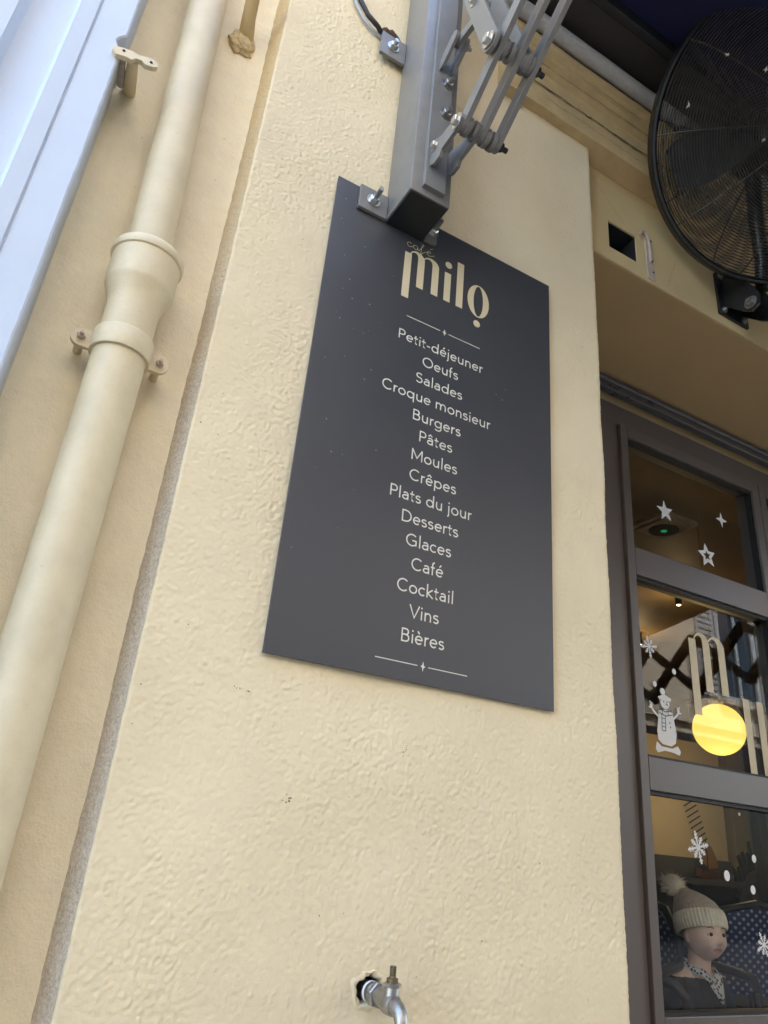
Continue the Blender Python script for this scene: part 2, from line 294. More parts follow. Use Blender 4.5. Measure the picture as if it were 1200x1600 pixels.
# --- pillar face: a fine grid with an uneven surface, a broken hole round the tap and chipped right arris
def pillar():
    z0, z1, st = 0.0, 3.27, 0.0027
    nx = int((XR - XL) / st) + 1; nz = int((z1 - z0) / st) + 1
    hx, hz, hr = 0.6155, 0.7935, 0.0188
    def hrad(t): return hr * (1 + 0.12 * np.sin(2 * t + 1) + 0.08 * np.sin(5 * t) + 0.05 * np.sin(9 * t + 2))
    xs = np.linspace(XL, XR, nx); zs = np.linspace(z0, z1, nz)
    kx = np.fft.fftfreq(nx, st)[None, :]; kz = np.fft.fftfreq(nz, st)[:, None]; kk = np.sqrt(kx * kx + kz * kz) + 1e-6
    def band(lam, wid):                                   # rolled-on render: band-limited lumps
        f = np.fft.ifft2(np.fft.fft2(rng.normal(size=(nz, nx))) * np.exp(-(np.log(kk * lam) / wid) ** 2)).real
        return f / f.std()
    mod = np.clip(0.90 + 0.18 * band(0.5, 0.7) + 0.12 * band(0.10, 0.8), 0.5, 1.35)
    def frac(p, l0, l1):                                  # broadband grain between two wavelengths
        f = np.fft.ifft2(np.fft.fft2(rng.normal(size=(nz, nx))) * kk ** -p * (1 - np.exp(-(kk * l0) ** 4)) * np.exp(-(kk * l1) ** 4)).real
        return f / f.std()
    grit = frac(0.2, 0.014, 0.0055); h = 0.55 * frac(1.0, 0.030, 0.0056) + 0.30 * np.maximum(grit - 0.6, 0) + 0.38 * grit
    Xg, Zg = np.meshgrid(xs, zs); Yg = -0.00054 * mod * h + 0.0012 * band(0.35, 0.5)
    wob = np.array([0.0010 * noise1(z, 3, 9) + 0.0005 * noise1(z, 8, 55) + 0.0005 * noise1(z, 4, 160) for z in zs])
    for q, (fx_, dy) in enumerate(((1.0, 0.0060), (1.0, 0.0032), (0.8, 0.0014), (0.5, 0.0004))): Xg[:, nx - 1 - q] += fx_ * wob; Yg[:, nx - 1 - q] += dy
    Xg[:, nx - 2] += 0.0026; Xg[:, nx - 3] += 0.0016; Xg[:, nx - 1] += 0.0006
    Xg[:, 0] += np.array([0.0006 * noise1(z, 5, 60) for z in zs]); Yg[:, 0] += 0.004
    dx, dz = Xg - hx, Zg - hz; d = np.hypot(dx, dz); t = np.arctan2(dz, dx); rr = hrad(t)
    dead = d < rr - st * 0.5; snap = (~dead) & (d < rr + st * 0.5)
    Xg[snap] = hx + (np.cos(t) * rr)[snap]; Zg[snap] = hz + (np.sin(t) * rr)[snap]; Yg[snap] += 0.003
    idx = -np.ones((nz, nx), int); idx[~dead] = np.arange((~dead).sum())
    V = np.stack([Xg[~dead], Yg[~dead], Zg[~dead]], 1)
    Q = np.stack([idx[:-1, :-1], idx[:-1, 1:], idx[1:, 1:], idx[1:, :-1]], 2).reshape(-1, 4); good = (Q >= 0)
    F = [tuple(q) for q in Q[good.all(1)].tolist()] + [tuple(k for k in q if k >= 0) for q in Q[good.sum(1) == 3].tolist()]
    n0 = len(V); V = np.vstack([V, np.stack([np.full(nz, XR), np.full(nz, 0.5), zs], 1)])
    F += [(int(idx[j, nx - 1]), n0 + j, n0 + j + 1, int(idx[j + 1, nx - 1])) for j in range(nz - 1)]
    me = bpy.data.meshes.new('pillar_wall'); off = wloc(cafe); me.from_pydata((V - np.array(off)).tolist(), [], F); me.materials.append(M['stucco'])
    me.shade_smooth(); me.set_sharp_from_angle(angle=R(60))
    o = bpy.data.objects.new('pillar_wall', me); COL.objects.link(o); o.parent = cafe; WLOC[o.name] = off
    # tunnel behind the hole
    h = MB(); ring0 = [h.p((hx + math.cos(t) * (hrad(t) + 0.004), 0.004, hz + math.sin(t) * (hrad(t) + 0.004))) for t in np.linspace(0, 2 * math.pi, 28, endpoint=False)]
    ring1 = [h.p((hx + math.cos(t) * 0.020, 0.05, hz + math.sin(t) * 0.020)) for t in np.linspace(0, 2 * math.pi, 28, endpoint=False)]
    for k in range(28): h.face(ring0[k], ring0[(k + 1) % 28], ring1[(k + 1) % 28], ring1[k])
    h.face(*ring1); h.build('tap_hole', 'mortar', o)
    h = MB(); tt = np.linspace(0, 2 * math.pi, 56, endpoint=False); N = 56
    r0 = [h.p((hx + math.cos(t) * (hrad(t) - 0.001), 0.012, hz + math.sin(t) * (hrad(t) - 0.001))) for t in tt]
    r1 = [h.p((hx + math.cos(t) * (hrad(t) + 0.0015 + 0.001 * math.sin(11 * t)), -0.0015, hz + math.sin(t) * (hrad(t) + 0.0015 + 0.001 * math.sin(13 * t)))) for t in tt]
    r2 = [h.p((hx + math.cos(t) * (hrad(t) + 0.006 + 0.002 * math.sin(7 * t)), -0.0028, hz + math.sin(t) * (hrad(t) + 0.006 + 0.002 * math.sin(7 * t)))) for t in tt]
    r3 = [h.p((hx + math.cos(t) * (hrad(t) + 0.012 + 0.004 * math.sin(3 * t)), 0.004, hz + math.sin(t) * (hrad(t) + 0.012 + 0.004 * math.sin(3 * t)))) for t in tt]
    for a_, b_ in ((r0, r1), (r1, r2), (r2, r3)):
        for k in range(N): h.face(a_[k], a_[(k + 1) % N], b_[(k + 1) % N], b_[k])
    h.build('hole_lip', 'stucco', o, smooth=True, angle=70)
    return o
pw = pillar()
# small chips and hairline cracks in the render, thin raised slivers of bare material
def crack(px, w, name, parent, matn='crack', seed=0):
    b = MB(); n = len(px); a = []; rr = random.Random(seed)
    for i, p in enumerate(px):
        p = Vector(p); d = (Vector(px[min(i + 1, n - 1)]) - Vector(px[max(i - 1, 0)])).normalized(); s = d.cross(Vector((0, 1, 0))).normalized()
        ww = w * (0.35 + rr.random()) * (0.25 if i in (0, n - 1) else 1)
        a.append((b.p(p + s * ww), b.p(p - s * ww)))
    for q, r in zip(a, a[1:]): b.face(q[0], q[1], r[1], r[0])
    return b.build(name, matn, parent)
def wig(a, b, n, amp, seed):
    rr = random.Random(seed); a, b = Vector(a), Vector(b); s = (b - a).normalized().cross(Vector((0, 1, 0)))
    return [a.lerp(b, k / n) + s * (amp * rr.uniform(-1, 1)) for k in range(n + 1)]
def pits(a, b_, n, spread, seed):                        # small chips in the paint, in short rows
    rr = random.Random(seed); a, b_ = Vector(a), Vector(b_)
    for k in range(n):
        c = a.lerp(b_, rr.random()) + Vector((rr.gauss(0, spread), 0, rr.gauss(0, spread))); q = rr.uniform(0.0005, 0.0013); m = MB(); c.x = min(1.140, max(0.192, c.x))
        m.face(*[m.p((c.x + q * math.cos(t) * rr.uniform(0.5, 1.4), -0.0034, c.z + q * math.sin(t) * rr.uniform(0.5, 1.4))) for t in (0, 1, 2.1, 3.2, 4.2, 5.3)]); m.build('paint_chip', 'crack', pw)
pits((0.330, 0, 1.193), (0.362, 0, 1.190), 11, 0.0012, 1); pits((0.640, 0, 1.125), (0.650, 0, 1.148), 7, 0.0012, 2); pits((0.438, 0, 1.038), (0.446, 0, 1.045), 9, 0.004, 3)
pits((1.141, 0, 0.86), (1.142, 0, 0.885), 5, 0.001, 4); pits((0.215, 0, 1.20), (0.95, 0, 0.80), 14, 0.10, 5); pits((0.22, 0, 1.6), (0.32, 0, 2.4), 12, 0.03, 6)
# left return of the pillar (bare cement) and the recess behind the downpipe
def sheet(fn, nu, nv, name, matn, parent, smooth=True):
    b = MB(); ii = [[b.p(fn(u / nu, v / nv)) for u in range(nu + 1)] for v in range(nv + 1)]
    for v in range(nv):
        for u in range(nu): b.face(ii[v][u], ii[v][u + 1], ii[v + 1][u + 1], ii[v + 1][u])
    return b.build(name, matn, parent, smooth=smooth, angle=60)
YR = 0.06
sheet(lambda u, v: (XL + 0.0006 * noise1(v * 3.4, 5, 60) * (1 - u) + 0.0010 * noise1(v * 3 + u, 2, 90) * u - 0.0195 * u, 0.004 + (YR + 0.002) * u, v * 3.4), 8, 300, 'pillar_return', 'return', cafe)
def recess(u, v):
    x = -0.4 + u * (XL + 0.42); z = v * 3.4
    y = YR + 0.003 * noise1(x * 9 + z * 2.3, 1, 1.2) + 0.002 * noise1(z * 5 - x * 4, 4, 2.0)
    c = max(0, (x - (XL - 0.044)) / 0.026); y -= 0.003 * c * c       # coved corner
    return (x, y, z)
sheet(recess, 60, 300, 'recess_wall', 'plaster', cafe)
# --- lintel over the door with its square vent hole
lin = MB(); YL_, ZS = 0.04, 2.62
HX0, HX1, HZ0, HZ1 = 1.258, 1.377, 2.673, 2.780
lin.box((XR - 0.05, YL_, ZS), (HX0, 0.60, 3.0)); lin.box((HX1, YL_, ZS), (5.2, 0.60, 3.0)); lin.box((HX0, YL_, ZS), (HX1, 0.60, HZ0)); lin.box((HX0, YL_, HZ1), (HX1, 0.60, 3.0))
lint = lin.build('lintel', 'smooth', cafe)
v = MB(); v.box((HX0 + 0.001, 0.17, HZ0 + 0.001), (HX1 - 0.001, 0.18, HZ1 - 0.001))
for a, b2 in (((HX0 + 0.0005, 0.045, HZ0), (HX0 + 0.003, 0.17, HZ1)), ((HX1 - 0.003, 0.045, HZ0), (HX1 - 0.0005, 0.17, HZ1)), ((HX0, 0.045, HZ0 + 0.0005), (HX1, 0.17, HZ0 + 0.003)), ((HX0, 0.045, HZ1 - 0.003), (HX1, 0.17, HZ1 - 0.0005))): v.box(a, b2)
v.build('vent_hole', 'dark', lint)
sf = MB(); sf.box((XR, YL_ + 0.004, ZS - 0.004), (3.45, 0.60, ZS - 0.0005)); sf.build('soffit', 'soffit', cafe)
# painted-over fixing strip on the lintel
pt = MB(); pt.box((1.415, YL_ - 0.004, 2.632), (1.446, YL_ + 0.002, 2.800), 0.0015); ps = pt.build('fixing_strip', 'patch', lint)
cb = MB(); cb.tube([(1.390, YL_ - 0.003, 2.790), (1.398, YL_ - 0.004, 2.808), (1.412, YL_ - 0.004, 2.816), (1.425, YL_ - 0.004, 2.806), (1.431, YL_ - 0.004, 2.78), (1.432, YL_ - 0.004, 2.70)], 0.006, 8); cb.build('painted_cable', 'patch', lint, smooth=True)
for z in (2.783, 2.70, 2.655): q = MB(); q.lathe((1.431, YL_ - 0.0105, z), (0, -1, 0), [(0, 0.0035), (0.0012, 0.0035), (0.0016, 0.002)], 10); q.build('screw', 'dark', ps)
crack(wig((1.20, YL_ - 0.0006, 2.93), (1.33, YL_ - 0.0006, 2.80), 18, 0.003, 21), 0.0004, 'crack', lint, seed=9)
crack(wig((1.50, YL_ - 0.0006, 2.64), (1.56, YL_ - 0.0006, 2.78), 16, 0.003, 22), 0.0004, 'crack', lint, seed=10)
# --- cornice: a moulded profile run along the wall
prof = [(0.042, 2.972), (-0.030, 2.978), (-0.033, 3.055), (-0.030, 3.062), (-0.036, 3.068), (-0.040, 3.108), (-0.052, 3.114), (-0.055, 3.130), (-0.068, 3.136), (-0.072, 3.156), (-0.082, 3.162), (-0.086, 3.186), (-0.075, 3.200), (-0.075, 3.26), (0.042, 3.26)]
def corn():
    b = MB(); X0, X1, N = 0.80, 5.2, 180; rr = random.Random(5); secs = []
    for i in range(N + 1):
        x = X0 + (X1 - X0) * (i / N); secs.append([b.p((x, y + 0.0012 * noise1(x * 5 + k * 1.3, k, 2), z + 0.0015 * noise1(x * 4, 9, 3))) for k, (y, z) in enumerate(prof)])
    n = len(prof)
    for a, c in zip(secs, secs[1:]):
        for k in range(n): b.face(a[k], a[(k + 1) % n], c[(k + 1) % n], c[k])
    b.face(*secs[0][::-1]); b.face(*secs[-1])
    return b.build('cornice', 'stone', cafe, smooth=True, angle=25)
cor = corn()
t = MB(); t.tube([(0.70 + 0.045 * k, -0.102 + 0.0008 * noise1(k, 2, 0.6), 3.213 + 0.0008 * noise1(k, 6, 0.5)) for k in range(101)], 0.0235, 16); t.build('torus_moulding', 'lead', cor, smooth=True)
crack(wig((0.86, -0.0345, 3.064), (1.9, -0.0345, 3.064), 60, 0.004, 11), 0.003, 'crack', cor, seed=4)
crack(wig((0.95, -0.0345, 3.022), (1.35, -0.0345, 3.015), 26, 0.003, 12), 0.0007, 'crack', cor, seed=5)
crack(wig((0.90, -0.0555, 3.123), (1.8, -0.0565, 3.123), 50, 0.0015, 13), 0.001, 'crack', cor, seed=6)
crack(wig((0.84, -0.0725, 3.147), (1.8, -0.0725, 3.147), 50, 0.001, 14), 0.0007, 'crack', cor, seed=7)
crack(wig((0.845, -0.0045, 2.966), (0.885, -0.0045, 2.958), 8, 0.004, 15), 0.004, 'crack', cor, 'dark', seed=8)
# --- upper storeys, far parts of the facade, roof
up = MB(); up.box((XL, 0.003, 3.26), (5.2, 0.5, 10.2)); up.box((-0.4, YR + 0.004, 3.4), (XL, 0.5, 10.2)); up.box((3.45, 0.0, 0), (5.2, 0.6, ZS)); up.box((XL + 0.01, 0.21, 0), (XR - 0.02, 0.6, 3.25)); up.box((XL - 0.02, 0.09, 3.262), (XL, 0.5, 10.2)); up.box((-0.4, 0.26, 0), (XL + 0.01, 0.5, 3.4)); up.box((XR - 0.02, 0.21, 3.0), (5.2, 0.6, 3.26)); up.box((5.2, 0, 0), (12, 0.6, 10.2))
up.build('facade_wall', 'stucco', cafe)
rf = MB(); rf.prism([(-0.4, -0.25, 10.15), (-0.4, 8, 12.2), (-0.4, 8, 12.0), (-0.4, -0.25, 10.0)], (12.6, 0, 0)); rf.build('roof', 'tiles', cafe)
bkw = MB(); bkw.box((-0.4, 7.8, 0), (12, 8.0, 12)); bkw.box((11.8, 0.6, 0), (12, 7.8, 10)); bkw.box((-0.4, 0.6, 0), (-0.2, 7.8, 10)); bkw.build('rear_wall', 'stucco', cafe)

# ================================================================== WHITE NEIGHBOUR
nb = thing('white_building', (-1.5, 1.0, 0), 'white painted building with stepped pilaster at the left edge', 'building')
prof2 = [(-0.112, 0.26), (-0.112, -0.047), (-0.115, -0.05), (-0.168, -0.05), (-0.1697, -0.0475), (-0.1708, -0.0475), (-0.173, -0.053), (-0.201, -0.056), (-0.207, -0.048), (-0.212, -0.030), (-0.222, -0.026), (-0.278, -0.026), (-0.284, -0.034), (-0.289, -0.050), (-0.325, -0.052), (-0.327, -0.046), (-0.40, -0.046), (-0.42, -0.03), (-1.2, -0.03), (-1.2, 0.26)]
prof2 = [(x * 0.99 if k not in (17, 18, 19) else x, (y + 1.1) * 0.99 - 1.1 if y < 0.2 else y) for k, (x, y) in enumerate(prof2)]
def white():
    b = MB(); zs = [0, 0.9] + [0.9 + 0.012 * k for k in range(1, 150)] + [3.5, 10.8]; secs = []
    for z in zs:
        row = []
        for k, (x, y) in enumerate(prof2):
            dx = 0.0
            if k in (1, 2):
                dx = 0.0008 * noise1(z, 3, 12) + 0.0007 * noise1(z, 6, 110)
                if 2.295 < z < 2.34: dx -= 0.014 * math.sin((z - 2.295) / 0.045 * math.pi)
            row.append(b.p((x + dx, y, z)))
        secs.append(row)
    n = len(prof2)
    for a, c in zip(secs, secs[1:]):
        for k in range(n): b.face(a[k], a[(k + 1) % n], c[(k + 1) % n], c[k])
    b.face(*secs[0][::-1]); b.face(*secs[-1]); return b.build('pilaster', 'white', nb, smooth=True, angle=30)
white()
b = MB(); b.box((-9, 0.0, 0), (-1.2, 0.5, 10.8)); b.box((-1.2, 0.262, 0), (-0.41, 0.5, 10.8)); b.box((-9, 7.6, 0), (-0.41, 8, 10.8)); b.box((-9, 0.5, 0), (-8.6, 7.6, 10.8)); b.build('wall', 'white', nb)
b = MB(); b.prism([(-9.2, -0.3, 10.85), (-9.2, 8.2, 12.6), (-9.2, 8.2, 12.4), (-9.2, -0.3, 10.7)], (8.79, 0, 0)); b.build('roof', 'tiles', nb)

# ================================================================== OPPOSITE SIDE OF THE STREET
def opposite(x0, x1, h, label, matn, nwin, yo=-6.4):
    r = thing('street_house', ((x0 + x1) / 2, yo - 3, 0), label, 'building', 'houses across the street')
    b = MB(); b.box((x0, yo - 6, 0), (x1, yo, h)); b.box((x0, yo, 3.25), (x1, yo + 0.08, 3.45)); b.box((x0, yo, h - 0.25), (x1, yo + 0.2, h)); b.build('wall', matn, r)
    b = MB(); b.prism([(x0, yo + 0.4, h), (x0, yo - 3, h + 1.3), (x0, yo - 6.3, h)], (x1 - x0, 0, 0)); b.build('roof', 'tiles', r)
    wpx = (x1 - x0) / nwin
    for k in range(nwin):  # unseen dark shopfronts, added to darken the lower pane's reflection and cut street bounce
        xa, xb = x0 + wpx * k, x0 + wpx * (k + 1)
        f = MB(); f.box((xa, yo + 0.002, 0), (xa + 0.14, yo + 0.10, 3.05)); f.box((xb - 0.14, yo + 0.002, 0), (xb, yo + 0.10, 3.05)); f.box((xa + 0.14, yo + 0.002, 2.55), (xb - 0.14, yo + 0.12, 3.05)); f.box((xa + 0.14, yo + 0.002, 0), (xb - 0.14, yo + 0.09, 0.45)); sh = f.build('added_shopfront', 'cassette', r)
        f = MB(); f.box((xa + 0.14, yo + 0.01, 0.45), (xb - 0.14, yo + 0.03, 2.55)); f.build('added_shop_window', 'glassdark', sh)
    for k in range(nwin):
        cx = x0 + wpx * (k + 0.5)
        for fl in range(1, 3):
            zb = 0.75 + (0 if fl == 0 else 3.1 * fl)
            b = MB(); b.box((cx - 0.5, yo + 0.002, zb), (cx + 0.5, yo + 0.02, zb + 1.7)); w = b.build('window', 'glassdark', r)
            f = MB()
            for a, c in (((cx - 0.56, yo + 0.003, zb - 0.06), (cx - 0.46, yo + 0.06, zb + 1.76)), ((cx + 0.46, yo + 0.003, zb - 0.06), (cx + 0.56, yo + 0.06, zb + 1.76)), ((cx - 0.46, yo + 0.003, zb + 1.66), (cx + 0.46, yo + 0.058, zb + 1.76)), ((cx - 0.46, yo + 0.003, zb - 0.06), (cx + 0.46, yo + 0.058, zb + 0.04)), ((cx - 0.03, yo + 0.021, zb + 0.04), (cx + 0.03, yo + 0.055, zb + 1.66))): f.box(a, c)
            f.build('frame', 'shutter', w)
            if fl:
                for sx in (-1, 1):
                    s = MB(); xa = cx + sx * 0.60; xb = cx + sx * 1.08
                    s.box((min(xa, xb), yo + 0.01, zb - 0.05), (min(xa, xb) + 0.05, yo + 0.05, zb + 1.75)); s.box((max(xa, xb) - 0.05, yo + 0.01, zb - 0.05), (max(xa, xb), yo + 0.05, zb + 1.75))
                    for q in range(16):
                        zz = zb - 0.03 + q * 0.112; s.box((min(xa, xb) + 0.05, yo + 0.012, zz), (max(xa, xb) - 0.05, yo + 0.045, zz + 0.075))
                    s.build('shutter', 'shutter', w)
                s = MB(); s.box((cx - 0.6, yo, zb - 0.14), (cx + 0.6, yo + 0.16, zb - 0.07)); s.build('sill', 'cream', w)
opposite(-7.0, 4.0, 9.6, 'cream house across the street, left one reflected in the door glass', 'cream', 4)
opposite(4.0, 14.8, 10.4, 'tall cream house across the street, right one reflected in the door glass', 'cream', 2)

# ================================================================== GLAZED DOOR (part of the cafe)
DY = 0.5
PX0, PX1 = 1.777, 2.475
panes = [(1.974, 2.407), (1.293, 1.874), (0.638, 1.197)]
df = MB()
df.box((1.60, DY - 0.01, 0), (1.737, DY + 0.07, 2.4548)); df.box((1.60, DY - 0.01, 2.455), (3.45, DY + 0.07, 2.535), 0); df.box((3.30, DY - 0.01, 0), (3.45, DY + 0.07, 2.455))
df.box((1.16, DY - 0.005, 0), (1.60, DY + 0.06, 2.535))
door = df.build('door_frame', 'frame', cafe)
def leaf(x0, px0, px1, x1):
    parts = [((x0, 0.02), (px0, 2.45)), ((px1, 0.02), (x1, 2.45)), ((px0, 2.407), (px1, 2.45)), ((px0, 1.874), (px1, 1.974)), ((px0, 1.197), (px1, 1.293)), ((px0, 0.02), (px1, 0.638))]
    for k, ((a, c), (d, e)) in enumerate(parts):
        b = MB(); b.box((a + 0.0004, DY - 0.022, c + 0.0004), (d - 0.0004, DY + 0.055, e - 0.0004), 0.002); b.build('stile' if k < 2 else ('kick_panel' if k == 5 else 'rail'), 'frame', door)
    for (zb, zt) in panes:
        b = MB(); b.box((px0, DY + 0.012, zb), (px1, DY + 0.018, zt)); b.build('pane', 'glass', door)
        b = MB(); w = 0.007
        for a, c in (((px0, DY - 0.012, zb), (px0 + w, DY + 0.011, zt)), ((px1 - w, DY - 0.012, zb), (px1, DY + 0.011, zt)), ((px0 + w, DY - 0.012, zb), (px1 - w, DY + 0.011, zb + w)), ((px0 + w, DY - 0.012, zt - w * 1.6), (px1 - w, DY + 0.011, zt))): b.box(a, c)
        b.build('gasket', 'gasket', door)
leaf(1.741, PX0, PX1, 2.515)
leaf(2.522, 2.56, 3.255, 3.296)
rl = MB(); rl.tube([(1.16, DY - 0.05, 2.594), (3.44, DY - 0.05, 2.594)], 0.014, 14); rl.build('curtain_rail', 'rail', cafe, smooth=True)
rl = MB(); rl.box((1.16, DY - 0.062, 2.548), (3.44, DY - 0.03, 2.577), 0.004); rl.build('rail_channel', 'rail', cafe)
hw = MB(); hw.box((1.16, DY + 0.004, 2.536), (3.45, DY + 0.06, ZS - 0.005)); hw.build('door_head', 'smooth', cafe)
# inside of the cafe
def interior():
    b = MB(); b.box((1.0, 0.62, -0.02), (8, 6, 0.012)); b.build('floor', 'intfloor', cafe)
    b = MB(); b.box((1.0, 0.62, 2.74), (8, 6, 2.80)); b.build('ceiling', 'intceil', cafe)
    b = MB(); b.box((1.0, 5.4, 0.012), (8, 5.5, 2.74)); b.build('back_wall', 'intwall', cafe)
    b = MB(); b.box((7.9, 0.62, 0.012), (8, 5.4, 2.74)); b.build('side_wall', 'intwall', cafe)
    b = MB(); b.box((1.0, 0.62, 0.012), (1.1, 5.4, 2.74)); b.build('side_wall', 'intwall', cafe)
    p = MB(); p.box((1.1, 1.62, 0.012), (3.61, 1.70, 1.62)); o = p.build('partition', 'intbeige', cafe)
    p = MB(); p.box((1.1, 1.595, 0.012), (3.60, 1.62, 1.045)); p.box((1.1, 1.50, 0.93), (3.62, 1.595, 0.955)); p.build('wainscot', 'intgrey', o)
    for k in range(5):
        x = 3.75 + k * 0.62
        p = MB(); p.box((x, 5.36, 0.9), (x + 0.5, 5.398, 2.2)); q = p.build('door_panel', 'intbeige', cafe)
        p = MB(); p.box((x + 0.06, 5.345, 0.98), (x + 0.44, 5.36, 2.1)); p.build('inner_panel', 'intwall', q)
interior()

# ================================================================== MENU SIGN
sign = thing('menu_sign', (0.669, 0, 1.253), 'dark grey rectangular menu sign with cream lettering on the stucco wall', 'sign')
SX0, SX1, SZ0, SZ1 = 0.3655, 0.9735, 1.253, 2.331
b = MB(); b.box((SX0, -0.0105, SZ0), (SX1, -0.0065, SZ1), 0.0006); b.m = 1; b.box((SX0 + 0.0008, -0.0065, SZ0 + 0.0008), (SX1 - 0.0008, -0.0035, SZ1 - 0.0008)); panel = b.build('panel', ['sign', 'signedge'], sign)
SY = -0.0108
_layer = [0]
def ribbon(b, pts, w, ox=0.0, oz=0.0, s=1.0, y=SY):
    """flat stroke through 2D points, width w (one value or one per point)"""
    pts = [Vector((p[0], p[1])) for p in pts]; n = len(pts); ww = w if isinstance(w, (list, tuple)) else [w] * n
    yy = y - 0.00004 * (_layer[0] % 9); _layer[0] += 1; closed = (pts[0] - pts[-1]).length < 1e-6 and n > 3
    out = []
    for i in range(n):
        if closed: d1 = pts[i] - pts[i - 1 if i else n - 2]; d2 = pts[(i + 1) if i < n - 1 else 1] - pts[i]
        else: d1 = pts[i] - pts[max(i - 1, 0)]; d2 = pts[min(i + 1, n - 1)] - pts[i]
        if d1.length < 1e-9: d1 = d2
        if d2.length < 1e-9: d2 = d1
        d1 = d1.normalized(); d2 = d2.normalized(); n1 = Vector((-d1.y, d1.x)); n2 = Vector((-d2.y, d2.x)); m = n1 + n2
        if m.length < 1e-6: m = n1.copy()
        m.normalize(); k = min(1.6, 1 / max(0.3, m.dot(n1))) * ww[i] / 2
        out.append((pts[i] + m * k, pts[i] - m * k))
    ids = [(b.p((ox + s * p.x, yy, oz + s * p.y)), b.p((ox + s * q.x, yy, oz + s * q.y))) for p, q in out]
    for p, q in zip(ids, ids[1:]): b.face(p[0], p[1], q[1], q[0])
def disc(b, cx, cz, rx, rz, n=24, y=SY):
    yy = y - 0.00004 * (_layer[0] % 9); _layer[0] += 1
    b.face(*[b.p((cx + rx * math.cos(2 * math.pi * k / n), yy, cz + rz * math.sin(2 * math.pi * k / n))) for k in range(n)])
def E(cx, cy, rx, ry, a0, a1, n=18): return [(cx + rx * math.cos(R(a0 + (a1 - a0) * k / n)), cy + ry * math.sin(R(a0 + (a1 - a0) * k / n))) for k in range(n + 1)]
XH, CAP, ASC, HW = 0.47, 0.708, 0.75, 0.037
def o_(cx=0.29, r=0.212): return E(cx, 0.235, r, 0.20, 90, 450, 30)
